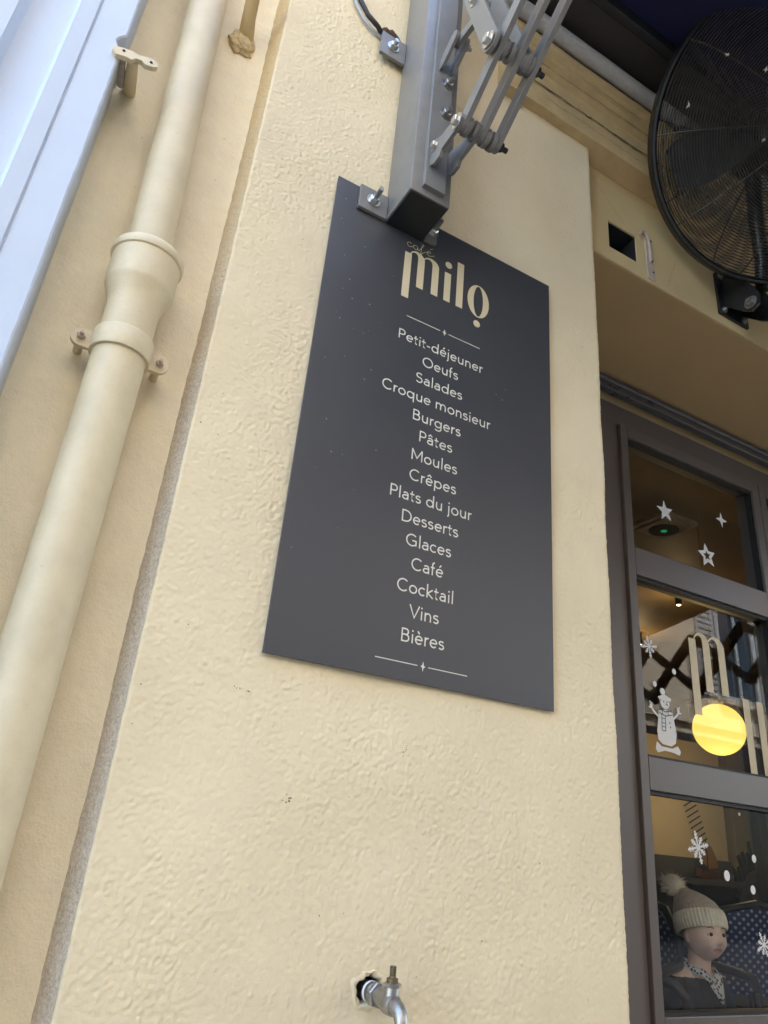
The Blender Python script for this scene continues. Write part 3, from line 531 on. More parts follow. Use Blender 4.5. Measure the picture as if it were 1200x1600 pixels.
G = {
 'o': (0.58, [o_()]), 'O': (0.83, [E(0.415, 0.354, 0.335, 0.32, 90, 450, 36)]),
 'e': (0.545, [[(0.085, 0.245), (0.475, 0.245)], E(0.28, 0.235, 0.197, 0.20, 3, 318, 28)]),
 'c': (0.475, [E(0.275, 0.235, 0.205, 0.20, 48, 312, 26)]),
 'C': (0.73, [E(0.41, 0.354, 0.33, 0.32, 46, 314, 32)]),
 'G': (0.79, [E(0.41, 0.354, 0.33, 0.32, 46, 308, 32) + [(0.675, 0.09), (0.675, 0.335)], [(0.43, 0.335), (0.71, 0.335)]]),
 'n': (0.555, [[(0.11, 0), (0.11, XH)], [(0.11, 0.24)] + E(0.275, 0.26, 0.165, 0.175, 172, 0, 14) + [(0.44, 0)]]),
 'm': (0.87, [[(0.11, 0), (0.11, XH)], [(0.11, 0.24)] + E(0.265, 0.26, 0.155, 0.175, 172, 0, 14) + [(0.42, 0)], [(0.42, 0.24)] + E(0.59, 0.26, 0.165, 0.175, 172, 0, 14) + [(0.755, 0)]]),
 'u': (0.555, [[(0.44, 0), (0.44, XH)], [(0.11, XH)] + E(0.275, 0.21, 0.165, 0.175, 180, 352, 14) + [(0.44, 0.23)]]),
 'r': (0.345, [[(0.11, 0), (0.11, XH)], [(0.11, 0.22)] + E(0.27, 0.25, 0.16, 0.185, 172, 72, 12)]),
 'i': (0.235, [[(0.117, 0), (0.117, XH)], 'dot']), 'l': (0.235, [[(0.117, 0), (0.117, ASC)]]),
 'j': (0.235, [[(0.117, XH)] + [(0.117, -0.09)] + E(0.035, -0.09, 0.082, 0.085, -15, -95, 8), 'dot']),
 't': (0.335, [[(0.145, 0.62), (0.145, 0.11)] + E(0.24, 0.12, 0.095, 0.09, 185, 285, 10), [(0.02, 0.435), (0.30, 0.435)]]),
 'f': (0.31, [[(0.13, 0), (0.13, 0.58)] + E(0.235, 0.60, 0.105, 0.115, 172, 78, 10), [(0.02, 0.435), (0.28, 0.435)]]),
 'd': (0.62, [[(0.51, 0), (0.51, ASC)], E(0.29, 0.235, 0.21, 0.20, 0, 360, 30)]),
 'q': (0.62, [[(0.51, XH), (0.51, -0.2)], E(0.29, 0.235, 0.21, 0.20, 0, 360, 30)]),
 'p': (0.62, [[(0.11, XH), (0.11, -0.2)], E(0.33, 0.235, 0.21, 0.20, 180, 540, 30)]),
 'g': (0.62, [[(0.51, XH), (0.51, -0.01)] + E(0.29, -0.01, 0.22, 0.165, 0, -145, 16), E(0.29, 0.245, 0.21, 0.19, 0, 360, 30)]),
 'a': (0.51, [[(0.40, 0), (0.40, 0.30)] + E(0.25, 0.30, 0.15, 0.135, 0, 148, 14), [(0.40, 0.272), (0.27, 0.272)] + E(0.235, 0.153, 0.16, 0.118, 98, 300, 16) + [(0.40, 0.13)]]),
 's': (0.43, [E(0.215, 0.345, 0.135, 0.090, 28, 262, 14) + E(0.215, 0.142, 0.145, 0.108, 78, -152, 14)]),
 'S': (0.58, [E(0.29, 0.525, 0.185, 0.150, 30, 258, 16) + E(0.285, 0.21, 0.20, 0.175, 75, -150, 16)]),
 'P': (0.57, [[(0.12, 0), (0.12, CAP)], [(0.12, CAP - HW), (0.33, CAP - HW)] + E(0.33, 0.50, 0.17, 0.170, 90, -90, 14) + [(0.12, 0.33)]]),
 'B': (0.62, [[(0.12, 0), (0.12, CAP)], [(0.12, CAP - HW), (0.32, CAP - HW)] + E(0.33, 0.525, 0.15, 0.146, 90, -90, 12) + [(0.12, 0.379)], [(0.30, 0.379)] + E(0.35, 0.208, 0.175, 0.171, 90, -90, 12) + [(0.12, HW)]]),
 'D': (0.74, [[(0.12, 0), (0.12, CAP)], [(0.12, CAP - HW), (0.32, CAP - HW)] + E(0.32, 0.354, 0.335, 0.317, 90, -90, 22) + [(0.12, HW)]]),
 'M': (0.88, [[(0.12, 0), (0.12, CAP)], [(0.12, CAP - 0.02), (0.44, 0.14), (0.76, CAP - 0.02)], [(0.76, CAP), (0.76, 0)]]),
 'V': (0.65, [[(0.035, CAP), (0.325, 0.03), (0.615, CAP)]]),
 'k': (0.52, [[(0.11, 0), (0.11, ASC)], [(0.44, XH), (0.14, 0.245), (0.47, 0.0)]]),
 '-': (0.36, [[(0.06, 0.245), (0.30, 0.245)]]), ' ': (0.27, []),
}
ACC = {'é': ('e', [[(0.26, 0.555), (0.37, 0.69)]]), 'è': ('e', [[(0.30, 0.555), (0.19, 0.69)]]), 'ê': ('e', [[(0.15, 0.56), (0.28, 0.67), (0.41, 0.56)]]), 'â': ('a', [[(0.12, 0.56), (0.25, 0.67), (0.38, 0.56)]])}
def line(txt, cx, cz, em):
    adv = 0; gl = []
    for ch in txt:
        base, extra = ACC.get(ch, (ch, [])); a, st = G[base]; gl.append((adv, list(st) + extra)); adv += a
    b = MB(); s = em; ox = cx - adv * s / 2; oz = cz - 0.29 * s
    for a, sts in gl:
        for st in sts:
            if st == 'dot': disc(b, ox + s * (a + 0.117), oz + s * 0.64, s * 0.05, s * 0.05, 14)
            else: ribbon(b, [(x + a, y) for x, y in st], 0.078, ox, oz, s)
    return b.build('lettering', 'print', panel)
words = ['Petit-déjeuner', 'Oeufs', 'Salades', 'Croque monsieur', 'Burgers', 'Pâtes', 'Moules', 'Crêpes', 'Plats du jour', 'Desserts', 'Glaces', 'Café', 'Cocktail', 'Vins', 'Bières']
for k, w in enumerate(words):
    line(w, 0.6625, 1.9795 - 0.0462 * k, 0.0355)
for zc in (2.0345, 1.285):
    b = MB(); ribbon(b, [(0.568, zc), (0.655, zc)], 0.0016); ribbon(b, [(0.678, zc), (0.7635, zc)], 0.0016); b.build('divider_line', 'print', panel)
    b = MB(); pts = []
    for k in range(4):
        a = R(90 * k); r = 0.0095 if k % 2 else 0.0055
        pts += [(r * math.cos(a), r * math.sin(a)), (0.0026 * math.cos(a + R(45)), 0.0026 * math.sin(a + R(45)))]
    b.face(*[b.p((0.6667 + x, SY, zc + z)) for x, z in pts]); b.build('star_ornament', 'print', panel)
def logo_m(b, ox, oz, s, y):
    """tall first stem, two thin arches swelling into thick stems; unit = sign metres"""
    ribbon(b, [(0.009, 0.0), (0.009, 0.129)], 0.018, ox, oz, s, y)
    for x0, x1 in ((0.017, 0.044), (0.052, 0.083)):
        c = (x0 + x1 - 0.004) / 2; r = (x1 - x0) / 2 + 0.003
        arc = [(x0, 0.100)] + E(c, 0.118, r, 0.022, 180, 20, 12)
        pts = arc + [(x1, 0.112), (x1, 0.042)]
        ws = [0.0022, 0.0022, 0.0024, 0.0026, 0.003, 0.0035, 0.004, 0.005, 0.0065, 0.0085, 0.011, 0.014, 0.0165, 0.018, 0.018, 0.018]
        n = len(pts); ribbon(b, pts, ws[:n] if len(ws) >= n else ws + [0.018] * (n - len(ws)), ox, oz, s, y)
b = MB(); logo_m(b, 0.549, 2.082, 1.0, SY)
ribbon(b, [(0.666, 2.124), (0.666, 2.208)], 0.0175); disc(b, 0.6665, 2.232, 0.0095, 0.0095)
ribbon(b, [(0.7005, 2.124), (0.7005, 2.256)], 0.0185)
n = 40; ang = [2 * math.pi * k / n for k in range(n + 1)]
io = [(b.p((0.7545 + 0.031 * math.cos(a), SY, 2.168 + 0.0475 * math.sin(a))), b.p((0.7545 + 0.0135 * math.cos(a), SY, 2.168 + 0.0445 * math.sin(a)))) for a in ang[:-1]]
for k in range(n): b.face(io[k][0], io[(k + 1) % n][0], io[(k + 1) % n][1], io[k][1])
disc(b, 0.7525, 2.101, 0.0095, 0.0095); b.build('logo_lettering', 'gold', panel)
b = MB(); sc = 0.0225; x0, z0 = 0.551, 2.2295
scr = [E(0.35, 0.30, 0.30, 0.28, 50, 320, 14) + [(0.75, 0.25)], E(1.05, 0.28, 0.27, 0.26, 60, 400, 18) + [(1.30, 0.10), (1.42, 0.05), (1.55, 0.2)], [(1.5, 0.15), (1.85, 0.75), (2.0, 1.05), (1.9, 1.15), (1.78, 0.9), (1.72, 0.1), (1.66, -0.5), (1.74, -0.55), (1.85, -0.1), (2.2, 0.30)], [(2.25, 0.3), (2.75, 0.42), (2.85, 0.58), (2.65, 0.68), (2.45, 0.5), (2.45, 0.2), (2.65, 0.02), (3.0, 0.15), (3.35, 0.4)], [(2.75, 0.95), (3.1, 1.2)]]
for st in scr:
    ribbon(b, st, 0.06, x0, z0, sc)
b.build('script_lettering', 'gold', panel)
for k in range(46):                                  # paint flecks and dust specks on the panel
    x = SX0 + 0.02 + random.random() ** 1.7 * 0.5; z = SZ0 + 0.05 + random.random() ** 0.55 * 0.98
    if abs(x - 0.66) < 0.13: continue
    b = MB(); r = random.uniform(0.0005, 0.0013); b.face(*[b.p((x + r * math.cos(a) * random.uniform(0.5, 1.3), SY, z + r * math.sin(a) * random.uniform(0.5, 1.6))) for a in (0, 1.2, 2.5, 3.8, 5)]); b.build('paint_fleck', 'shutter', panel)

# ================================================================== DOWNPIPE
dp = thing('downpipe', (0.042, 0.1, 0), 'cream painted cast iron downpipe with socket joint in the recess', 'drainpipe')
PY = 0.1
DK = 1.105 / 1.2; DPX = Matrix.Translation((0, -1.1, 1.0)) @ Matrix.Scale(DK, 4) @ Matrix.Translation((0, 1.1, -1.0))
b = MB(); b.xf = DPX; b.tube([(0.0405 - 0.036 * k / 10 if k else 0.0405, PY, 1.94 + (2.84 - 1.94) * k / 10) for k in range(0, 11)] + [(-0.03, PY, 3.6), (-0.03, PY, 10)], 0.0425, 40); b.build('upper_pipe', 'pipe', dp, smooth=True)
b = MB(); b.xf = DPX; b.lathe((0.042, PY, 0), (0, 0, 1), [(-0.08, 0.0475), (1.855, 0.0475), (1.868, 0.0488), (1.880, 0.0520), (1.902, 0.0600), (1.907, 0.0625), (1.913, 0.0634), (1.975, 0.0645), (1.977, 0.0680), (1.982, 0.0695), (1.992, 0.0690), (1.997, 0.0660), (1.997, 0.044)], 48, cap=False); lp = b.build('lower_pipe', 'pipe', dp, smooth=True, angle=35)
b = MB(); b.xf = DPX; b.lathe((0.042, PY, 0), (0, 0, 1), [(1.752, 0.0478), (1.752, 0.0535), (1.755, 0.0545), (1.792, 0.0545), (1.795, 0.0535), (1.795, 0.0478)], 48, cap=False); cl = b.build('clamp', 'pipe', dp, smooth=True, angle=35)
for sx in (-1, 1):
    b = MB(); b.xf = DPX; x0 = 0.042 + sx * 0.050
    pl = [(x0, PY + 0.004, 1.755), (x0 + sx * 0.020, PY + 0.004, 1.755)] + [(x0 + sx * (0.020 + 0.0185 * math.sin(R(a))), PY + 0.004, 1.7735 - 0.0185 * math.cos(R(a))) for a in range(15, 180, 15)] + [(x0 + sx * 0.020, PY + 0.004, 1.792), (x0, PY + 0.004, 1.792)]
    b.prism(pl, (0, 0.010, 0)); e = b.build('clamp_ear', 'pipe', cl)
    b = MB(); b.xf = DPX; xb = x0 + sx * 0.021; b.hexbolt((xb, PY + 0.004, 1.7735), (0, -1, 0), 0.0075, 0.007); b.cyl((xb, PY - 0.002, 1.7735), (xb, PY - 0.013, 1.7735), 0.0035, 10); b.build('bolt', 'patch', cl, smooth=True)
    b = MB(); b.xf = DPX; b.cyl((xb, PY + 0.014, 1.7735), (xb, PY + 0.10, 1.7735), 0.008, 10); b.build('anchor_rod', 'pipe', cl, smooth=True)

# ================================================================== OLD PIPE BRACKETS
BX1 = Matrix.Translation((0, -1.1, 1.0)) @ Matrix.Scale(1.0404, 4) @ Matrix.Translation((0, 1.1, -1.0)); BX2 = Matrix.Translation((0, -1.1, 1.0)) @ Matrix.Scale(0.979, 4) @ Matrix.Translation((0, 1.1, -1.0))
br = thing('pipe_bracket', (-0.09, 0.1, 2.3), 'old cream painted T shaped pipe bracket at the white wall edge', 'bracket')
b = MB(); b.xf = BX1; q = [(-0.126, 2.286), (-0.118, 2.279), (-0.100, 2.284), (-0.090, 2.284), (-0.084, 2.293), (-0.074, 2.2955), (-0.066, 2.290), (-0.052, 2.294), (-0.045, 2.300), (-0.046, 2.309), (-0.056, 2.313), (-0.070, 2.311), (-0.078, 2.306), (-0.086, 2.305), (-0.094, 2.306), (-0.108, 2.303), (-0.124, 2.297)]
b.prism([(x * 0.954, -0.110, 1 + (z - 1) * 0.954) for x, z in q], (0, 0.010, 0)); cb = b.build('cross_bar', 'pipe', br)
for x, z in ((-0.107, 2.2955), (-0.0575, 2.3025)):
    b = MB(); b.xf = BX1; b.lathe((x * 0.954, -0.1100, 1 + (z - 1) * 0.954), (0, -1, 0), [(0, 0.0028), (0.0008, 0.0028)], 10); b.build('screw_hole', 'dark', cb)
b = MB(); b.xf = BX1; b.tube([(-0.084, -0.102, 2.236), (-0.083, -0.06, 2.252), (-0.082, 0.02, 2.295), (-0.081, 0.09, 2.335)], [0.009, 0.011, 0.013, 0.018], 10); b.build('stem', 'pipe', br, smooth=True)
b = MB(); b.xf = BX1; b.tube([(-0.101, -0.102, 2.236), (-0.100, -0.06, 2.250), (-0.098, -0.01, 2.272)], [0.005, 0.006, 0.008], 8); b.build('side_stem', 'mortar', br, smooth=True)
br2 = thing('pipe_bracket', (0.1, 0.085, 2.7), 'yellow painted bracket stub set in lumpy mortar beside the upper pipe', 'bracket')
b = MB(); b.xf = BX2; b.tube([(0.1085, 0.092, 2.712), (0.107, 0.07, 2.722), (0.1015, 0.05, 2.745), (0.0965, 0.02, 2.775), (0.093, -0.05, 2.83)], [0.022, 0.0185, 0.0165, 0.016, 0.016], 12); b.build('stem', 'smooth', br2, smooth=True)
bm = bmesh.new(); bmesh.ops.create_icosphere(bm, subdivisions=4, radius=1.0)
for v in bm.verts:
    c = v.co.normalized(); k = 1 + 0.14 * noise1(c.x * 2 + c.z * 1.4, 2, 1.4) + 0.10 * noise1(c.y * 3 - c.z * 2.2, 5, 2.2) + 0.07 * noise1(c.x * 4 - c.z * 3.5, 8, 3.0)
    v.co = Vector((0.1040 + c.x * 0.032 * k, 0.086 + c.y * 0.020 * k, 2.697 + c.z * 0.042 * k))
b = MB(); b.xf = BX2; b.bm(bm); b.build('mortar_lump', 'lump', br2, smooth=True, angle=70)

# ================================================================== AWNING with two scissor arms
aw = thing('awning', (2.5, 0, 2.26), 'navy canvas awning on grey steel posts with bolted scissor arms', 'awning')
def bolt(parent, c, ax, r=0.0085, h=0.008, washer=True, stud=0.0, matn='zinc'):
    c = Vector(c); ax = Vector(ax).normalized(); b = MB()
    if washer: b.lathe(c, ax, [(0, r * 1.55), (0.0018, r * 1.55)], 20); c = c + ax * 0.0018
    b.hexbolt(c, ax, r, h)
    if stud: b.cyl(c + ax * h, c + ax * (h + stud), r * 0.55, 12)
    return b.build('bolt', matn, parent, smooth=True, angle=30)
def flatbar(b, p, q, x0, x1, w, ext=0.0):
    """flat bar in the YZ plane between pivots p,q=(y,z), rounded ends"""
    p, q = Vector((p[0], p[1])), Vector((q[0], q[1])); d = (q - p).normalized(); s = Vector((-d.y, d.x)); pts = []
    for k in range(9): a = R(90 + 180 * k / 8); pts.append(p + d * (math.cos(a) * w / 2) + s * (math.sin(a) * w / 2))
    for k in range(9): a = R(-90 + 180 * k / 8); pts.append(q + d * (math.cos(a) * w / 2) + s * (math.sin(a) * w / 2))
    b.prism([(x0, t.x, t.y) for t in pts], (x1 - x0, 0, 0))
def post(ox, pe, s, zl, ncell):
    """everything that hangs on one wall post; ox shifts it along the wall"""
    X = lambda x: x + ox
    b = MB(); b.box((X(0.490), -0.122, 2.266), (X(0.592), -0.006, 3.25), 0.004); po = b.build('post', 'greysteel', aw, smooth=True, angle=30)
    b = MB(); b.box((X(0.494), -0.119, 2.2625), (X(0.588), -0.010, 2.2662)); b.build('end_cap', 'capblack', po)
    for (z0, z1) in ((2.264, 2.332), (2.803, 2.885)):
        for sx, (xa, xb) in ((-1, (0.418, 0.4895)), (1, (0.5925, 0.624))):
            b = MB(); b.box((X(xa), -0.020, z0), (X(xb), -0.0112, z1), 0.0012); lg = b.build('wall_lug', 'greysteel', po)
            c = (X((xa + xb) / 2 + 0.002 * sx), -0.020, (z0 + z1) / 2)
            b = MB(); b.lathe(c, (0, -1, 0), [(0, 0.0165), (0.002, 0.0165)], 24); b.hexbolt((c[0], -0.022, c[2]), (0, -1, 0), 0.0115, 0.010); b.cyl((c[0], -0.032, c[2]), (c[0], -0.060 if z0 < 2.5 else -0.042, c[2]), 0.006, 14); b.build('anchor_bolt', 'zinc', po, smooth=True, angle=30)
    b = MB(); b.box((X(0.517), -0.1335, 2.285), (X(0.571), -0.1222, 3.2), 0.0012); pt = b.build('mounting_plate', 'greysteel', aw)
    for z in (2.535, 2.640): bolt(pt, (X(0.557), -0.1335, z), (0, -1, 0), 0.0105, 0.009, True, 0.010, 'oldzinc')
    bolt(pt, (X(0.548), -0.1335, 2.425), (0, -1, 0), 0.0105, 0.009, True, 0.006, 'oldzinc')
    # lower clevis: two cheeks standing off the plate
    for xa in (0.526, 0.572):
        b = MB(); b.prism([(X(xa), y, z) for y, z in ((-0.1337, 2.412), (-0.150, 2.412), (-0.172, 2.398), (-0.228, 2.394), (-0.243, 2.390), (-0.254, 2.378), (-0.254, 2.366), (-0.244, 2.354), (-0.228, 2.352), (-0.180, 2.350), (-0.172, 2.335), (-0.150, 2.335), (-0.1337, 2.345))], (0.008, 0, 0)); b.build('clevis_cheek', 'greysteel', pt)
    bolt(pt, (X(0.526), -0.152, 2.388), (-1, 0, 0), 0.009, 0.008)
    # upper clevis
    for xa in (0.530, 0.560):
        b = MB(); flatbar(b, (-0.140, 2.690), (-0.186, 2.722), X(xa), X(xa + 0.008), 0.036); b.build('clevis_cheek', 'greysteel', pt)
    b = MB(); flatbar(b, (-0.186, 2.722), (-0.292, 2.700), X(0.5415), X(0.5525), 0.028); b.build('link_bar', 'greysteel', aw)
    bolt(pt, (X(0.5685), -0.186, 2.722), (1, 0, 0), 0.008, 0.007, True, 0.006, 'oldzinc')
    # three-leaf first bar, pivot 1 to the crossing and on
    P1, P2 = (-0.237, 2.371), (-0.356, 2.470); PE = (-0.237 - 0.119 * pe, 2.371 + 0.099 * pe)
    for x0 in (0.5345, 0.580, 0.622):
        b = MB(); flatbar(b, P1, PE, X(x0), X(x0 + 0.011), 0.036); b.build('scissor_bar', 'greysteel', aw)
    for y, z in (P1, P2):
        for xa, xb in ((0.5448, 0.5718), (0.5905, 0.6215)):
            if (y, z) == P1 and xa < 0.55: xa, xb = 0.5448, 0.5716
            xm = (xa + xb) / 2
            b = MB(); b.lathe((X(xa + 0.001), y, z), (1, 0, 0), [(0, 0.0205), (xm - xa - 0.004, 0.0205), (xm - xa - 0.003, 0.011), (xm - xa + 0.003, 0.011), (xm - xa + 0.004, 0.0205), (xb - xa - 0.002, 0.0205)], 28); b.build('spacer', 'greysteel', aw, smooth=True, angle=30)
        xl = 0.526 if (y, z) == P1 else 0.5155
        bolt(aw, (X(xl), y, z), (-1, 0, 0), 0.0115, 0.009)
        bolt(aw, (X(0.6322), y, z), (1, 0, 0), 0.011, 0.010, True, 0.012, 'capblack')
    # steep half bars from the crossing up towards the wall
    for x0 in (0.5180, 0.6005):
        b = MB(); flatbar(b, P2, (-0.232, 2.89), X(x0), X(x0 + 0.009), 0.046); b.build('scissor_bar', 'greysteel', aw)
    bolt(aw, (X(0.518), -0.292, 2.700), (-1, 0, 0), 0.0105, 0.008)
    # lattice on towards the front rail
    y = PE[0]
    zt = PE[1]
    for k in range(ncell):
        ya, yb = y - s * k, y - s * (k + 1); dz = -0.02 * k; dz2 = -0.02 * (k + 1)
        for xx in (0.556, 0.612): b = MB(); flatbar(b, (ya, zt + dz), (yb, zl + dz2), X(xx), X(xx + 0.010), 0.046); b.build('scissor_bar', 'greysteel', aw)
        for xx in (0.578, 0.634): b = MB(); flatbar(b, (ya, zl + dz), (yb, zt + dz2), X(xx), X(xx + 0.010), 0.046); b.build('scissor_bar', 'greysteel', aw)
        ym, zm = (ya + yb) / 2, (zt + zl + dz + dz2) / 2
        b = MB(); b.cyl((X(0.55), ym, zm), (X(0.65), ym, zm), 0.011, 12); b.build('pivot_pin', 'oldzinc', aw, smooth=True)
    ye = y - s * ncell
    b = MB(); b.box((X(0.59), ye - 0.02, zl - 0.10), (X(0.61), ye + 0.02, 2.88), 0.003); b.build('end_strut', 'greysteel', aw)
post(0.0, 4.6, 0.46, 2.30, 3)
post(3.86, 2.2, 0.42, 2.20, 4)
b = MB(); b.box((0.62, -0.205, 3.262), (5.15, -0.0755, 3.46), 0.004); b.build('cassette', 'cassette', aw)
b = MB(); b.box((0.62, -0.232, 3.250), (5.15, -0.207, 3.30), 0.003); b.build('cassette_lip', 'capblack', aw)
b = MB()
NF = 26
for i in range(2):
    pass
rows = []
for j in range(NF + 1):
    f = j / NF; y = -0.226 - 2.16 * f; z = 3.296 - 0.42 * f - 0.03 * math.sin(math.pi * f)
    rows.append([b.p((0.62 + 4.5 * i / 12, y, z + 0.004 * math.sin(i * 2.1))) for i in range(13)])
rows2 = [[b.p(b.v[k] + Vector((0, 0, 0.003))) for k in r] for r in rows]
for a, c in zip(rows, rows[1:]):
    for i in range(12): b.face(a[i], a[i + 1], c[i + 1], c[i])
for a, c in zip(rows2, rows2[1:]):
    for i in range(12): b.face(a[i], a[i + 1], c[i + 1], c[i])
b.build('canopy', 'fabric', aw, smooth=True)
b = MB(); b.box((0.60, -2.43, 2.84), (5.14, -2.375, 2.92), 0.006); b.build('front_rail', 'greysteel', aw)
b = MB(); b.box((0.62, -2.405, 2.66), (5.12, -2.400, 2.84)); b.build('valance', 'fabric', aw)

# ================================================================== BLACK CABLE by the upper lug
ca = thing('cable', (0.40, 0, 2.87), 'black cable end stuffed in brown foam beside the grey post', 'cable')
b = MB(); b.tube([(0.318, -0.012, 3.05), (0.330, -0.014, 2.99), (0.347, -0.018, 2.945), (0.372, -0.020, 2.905), (0.402, -0.020, 2.886), (0.428, -0.006, 2.884), (0.436, 0.01, 2.884)], 0.0065, 10); b.build('black_wire', 'rubber', ca, smooth=True)
b = MB(); b.tube([(0.309, -0.006, 3.05), (0.322, -0.008, 2.985), (0.340, -0.009, 2.938), (0.366, -0.010, 2.897), (0.395, -0.010, 2.879), (0.425, -0.004, 2.877)], 0.004, 8); b.build('grey_wire', 'shutter', ca, smooth=True)
bm = bmesh.new(); bmesh.ops.create_icosphere(bm, subdivisions=3, radius=1.0)
for v in bm.verts:
    c = v.co.normalized(); k = 1 + 0.35 * noise1(c.x * 3 + c.z * 2, 3, 2.0); v.co = Vector((0.442 + c.x * 0.030 * k, -0.006 + c.y * 0.016 * k, 2.894 + c.z * 0.018 * k))
b = MB(); b.bm(bm); b.build('foam_plug', 'foam', ca)

# ================================================================== WALL FAN
FC = Vector((1.685, -0.315, 3.083)); el, az = -0.70, -0.379
fn = Vector((math.sin(az) * math.cos(el), -math.cos(az) * math.cos(el), math.sin(el))).normalized()
fu = fn.cross(Vector((0, 0, 1))).normalized() * -1; fv = fn.cross(fu).normalized()
if fv.z < 0: fv = -fv
FX = Matrix((( fu.x, fv.x, fn.x, FC.x), (fu.y, fv.y, fn.y, FC.y), (fu.z, fv.z, fn.z, FC.z), (0, 0, 0, 1)))
fan = thing('wall_fan', (1.8, 0.0, 2.65), 'large black caged fan tilted down from the lintel', 'fan')
FR = 0.44
def circ(r, h, n=96): return [(r * math.cos(2 * math.pi * k / n), r * math.sin(2 * math.pi * k / n), h) for k in range(n)]
def dome(r, d): return d * (1 - (r / FR) ** 2.6) ** 0.62 if r < FR else 0
b = MB(); b.xf = FX; b.tube(circ(FR - 0.006, 0.012, 120), 0.0095, 8, True); b.tube(circ(FR - 0.006, -0.012, 120), 0.0095, 8, True)
b.lathe((0, 0, 0), (0, 0, 1), [(-0.014, FR - 0.001), (0.014, FR - 0.001), (0.014, FR + 0.003), (-0.014, FR + 0.003), (-0.014, FR - 0.001)], 120, cap=False); rim = b.build('rim', 'fanblack', fan, smooth=True)
for name, sgn, dep, nr, n_sp in (('front_grille', 1, 0.125, 48, 10), ('rear_grille', -1, 0.115, 36, 10)):
    b = MB(); b.xf = FX
    for k in range(nr):
        r = 0.075 + (FR - 0.012 - 0.075) * k / (nr - 1); b.tube(circ(r, sgn * (0.012 + dome(r, dep)), 88), 0.00155, 5, True)
    for k in range(n_sp):
        a = 2 * math.pi * (k + (0.3 if sgn > 0 else 0.05)) / n_sp
        b.tube([(r * math.cos(a), r * math.sin(a), sgn * (0.010 + dome(r, dep - 0.003))) for r in np.linspace(0.06, FR - 0.008, 16)], 0.0026, 6)
    gr = b.build(name, 'wire', fan, smooth=True)
    b = MB(); b.xf = FX; b.lathe((0, 0, sgn * (dep + 0.004)), (0, 0, sgn), [(0, 0.085), (0.006, 0.085), (0.012, 0.07)], 32); b.build('grille_cap', 'fanblack', gr, smooth=True, angle=35)
for k in range(3):
    a0 = R(196 + 120 * k); b = MB(); b.xf = FX; g1 = []; nr = 12; nt = 8
    for i in range(nr + 1):
        r = 0.055 + 0.325 * i / nr; f = i / nr; wid = R(9 + 27 * math.sin(math.pi * min(1, f * 0.62 + 0.12)) * (1 - 0.55 * f ** 6)); row = []
        for j in range(nt + 1):
            u = j / nt - 0.5; a = a0 + u * wid + 0.15 * f; h = u * 0.075 * (1 - 0.45 * f) + 0.018 * (1 - 4 * u * u)
            row.append(b.p((r * math.cos(a), r * math.sin(a), h - 0.005)))
        g1.append(row)
    g2 = [[b.p((FX.inverted() @ b.v[q]) + Vector((0, 0, -0.003))) for q in row] for row in g1]
    for gg in (g1, g2):
        for i in range(nr):
            for j in range(nt): b.face(gg[i][j], gg[i][j + 1], gg[i + 1][j + 1], gg[i + 1][j])
    for i in range(nr):
        for j in (0, nt): b.face(g1[i][j], g1[i + 1][j], g2[i + 1][j], g2[i][j])
    for i in (0, nr):
        for j in range(nt): b.face(g1[i][j], g1[i][j + 1], g2[i][j + 1], g2[i][j])
    b.build('blade', 'blade', fan, smooth=True, angle=50)
b = MB(); b.xf = FX; b.lathe((0, 0, -0.03), (0, 0, 1), [(0, 0.06), (0.05, 0.06), (0.07, 0.045), (0.075, 0.01)], 28); b.build('hub', 'fanblack', fan, smooth=True, angle=35)
b = MB(); b.xf = FX; b.lathe((0, 0, -0.30), (0, 0, 1), [(0, 0.05), (0.02, 0.085), (0.16, 0.09), (0.22, 0.075), (0.27, 0.03)], 28); b.build('motor', 'fanblack', fan, smooth=True, angle=35)
# stand arm from the bracket up to the motor, then the bracket plate
mb_ = FC - fn * 0.2
b = MB(); b.tube([(1.845, -0.055, 2.735), (1.84, -0.075, 2.84), (1.80, -0.10, 2.96), tuple(mb_ + Vector((0, 0.02, -0.04)))], [0.02, 0.022, 0.024, 0.026], 10); b.build('stand_arm', 'fanblack', fan, smooth=True)
b = MB(); b.prism([(x, 0.0395, z) for x, z in ((1.742, 2.655), (1.742, 2.825), (1.765, 2.85), (1.862, 2.85), (1.885, 2.825), (1.885, 2.655))], (0, -0.009, 0)); wp = b.build('wall_plate', 'fanblack', fan)
for x, z in ((1.765, 2.675), (1.765, 2.82), (1.862, 2.82), (1.862, 2.675)): bolt(wp, (x, 0.0305, z), (0, -1, 0), 0.008, 0.006, True, 0.003, 'oldzinc')
for x0 in (1.768, 1.848):
    b = MB(); b.prism([(x0, y, z) for y, z in ((0.0303, 2.69), (0.0303, 2.80), (-0.02, 2.79), (-0.055, 2.74), (-0.088, 2.665), (-0.084, 2.625), (-0.055, 2.612), (-0.03, 2.63))], (0.008, 0, 0)); b.build('bracket_cheek', 'fanblack', wp)
bolt(wp, (1.768, -0.058, 2.645), (-1, 0, 0), 0.014, 0.012, True, 0.004, 'oldzinc')
b = MB(); b.tube([(1.90, -0.12, 2.80), (1.915, -0.15, 2.785), (1.925, -0.17, 2.755)], [0.008, 0.01, 0.009], 8); b.build('tilt_lever', 'fanblack', fan, smooth=True)
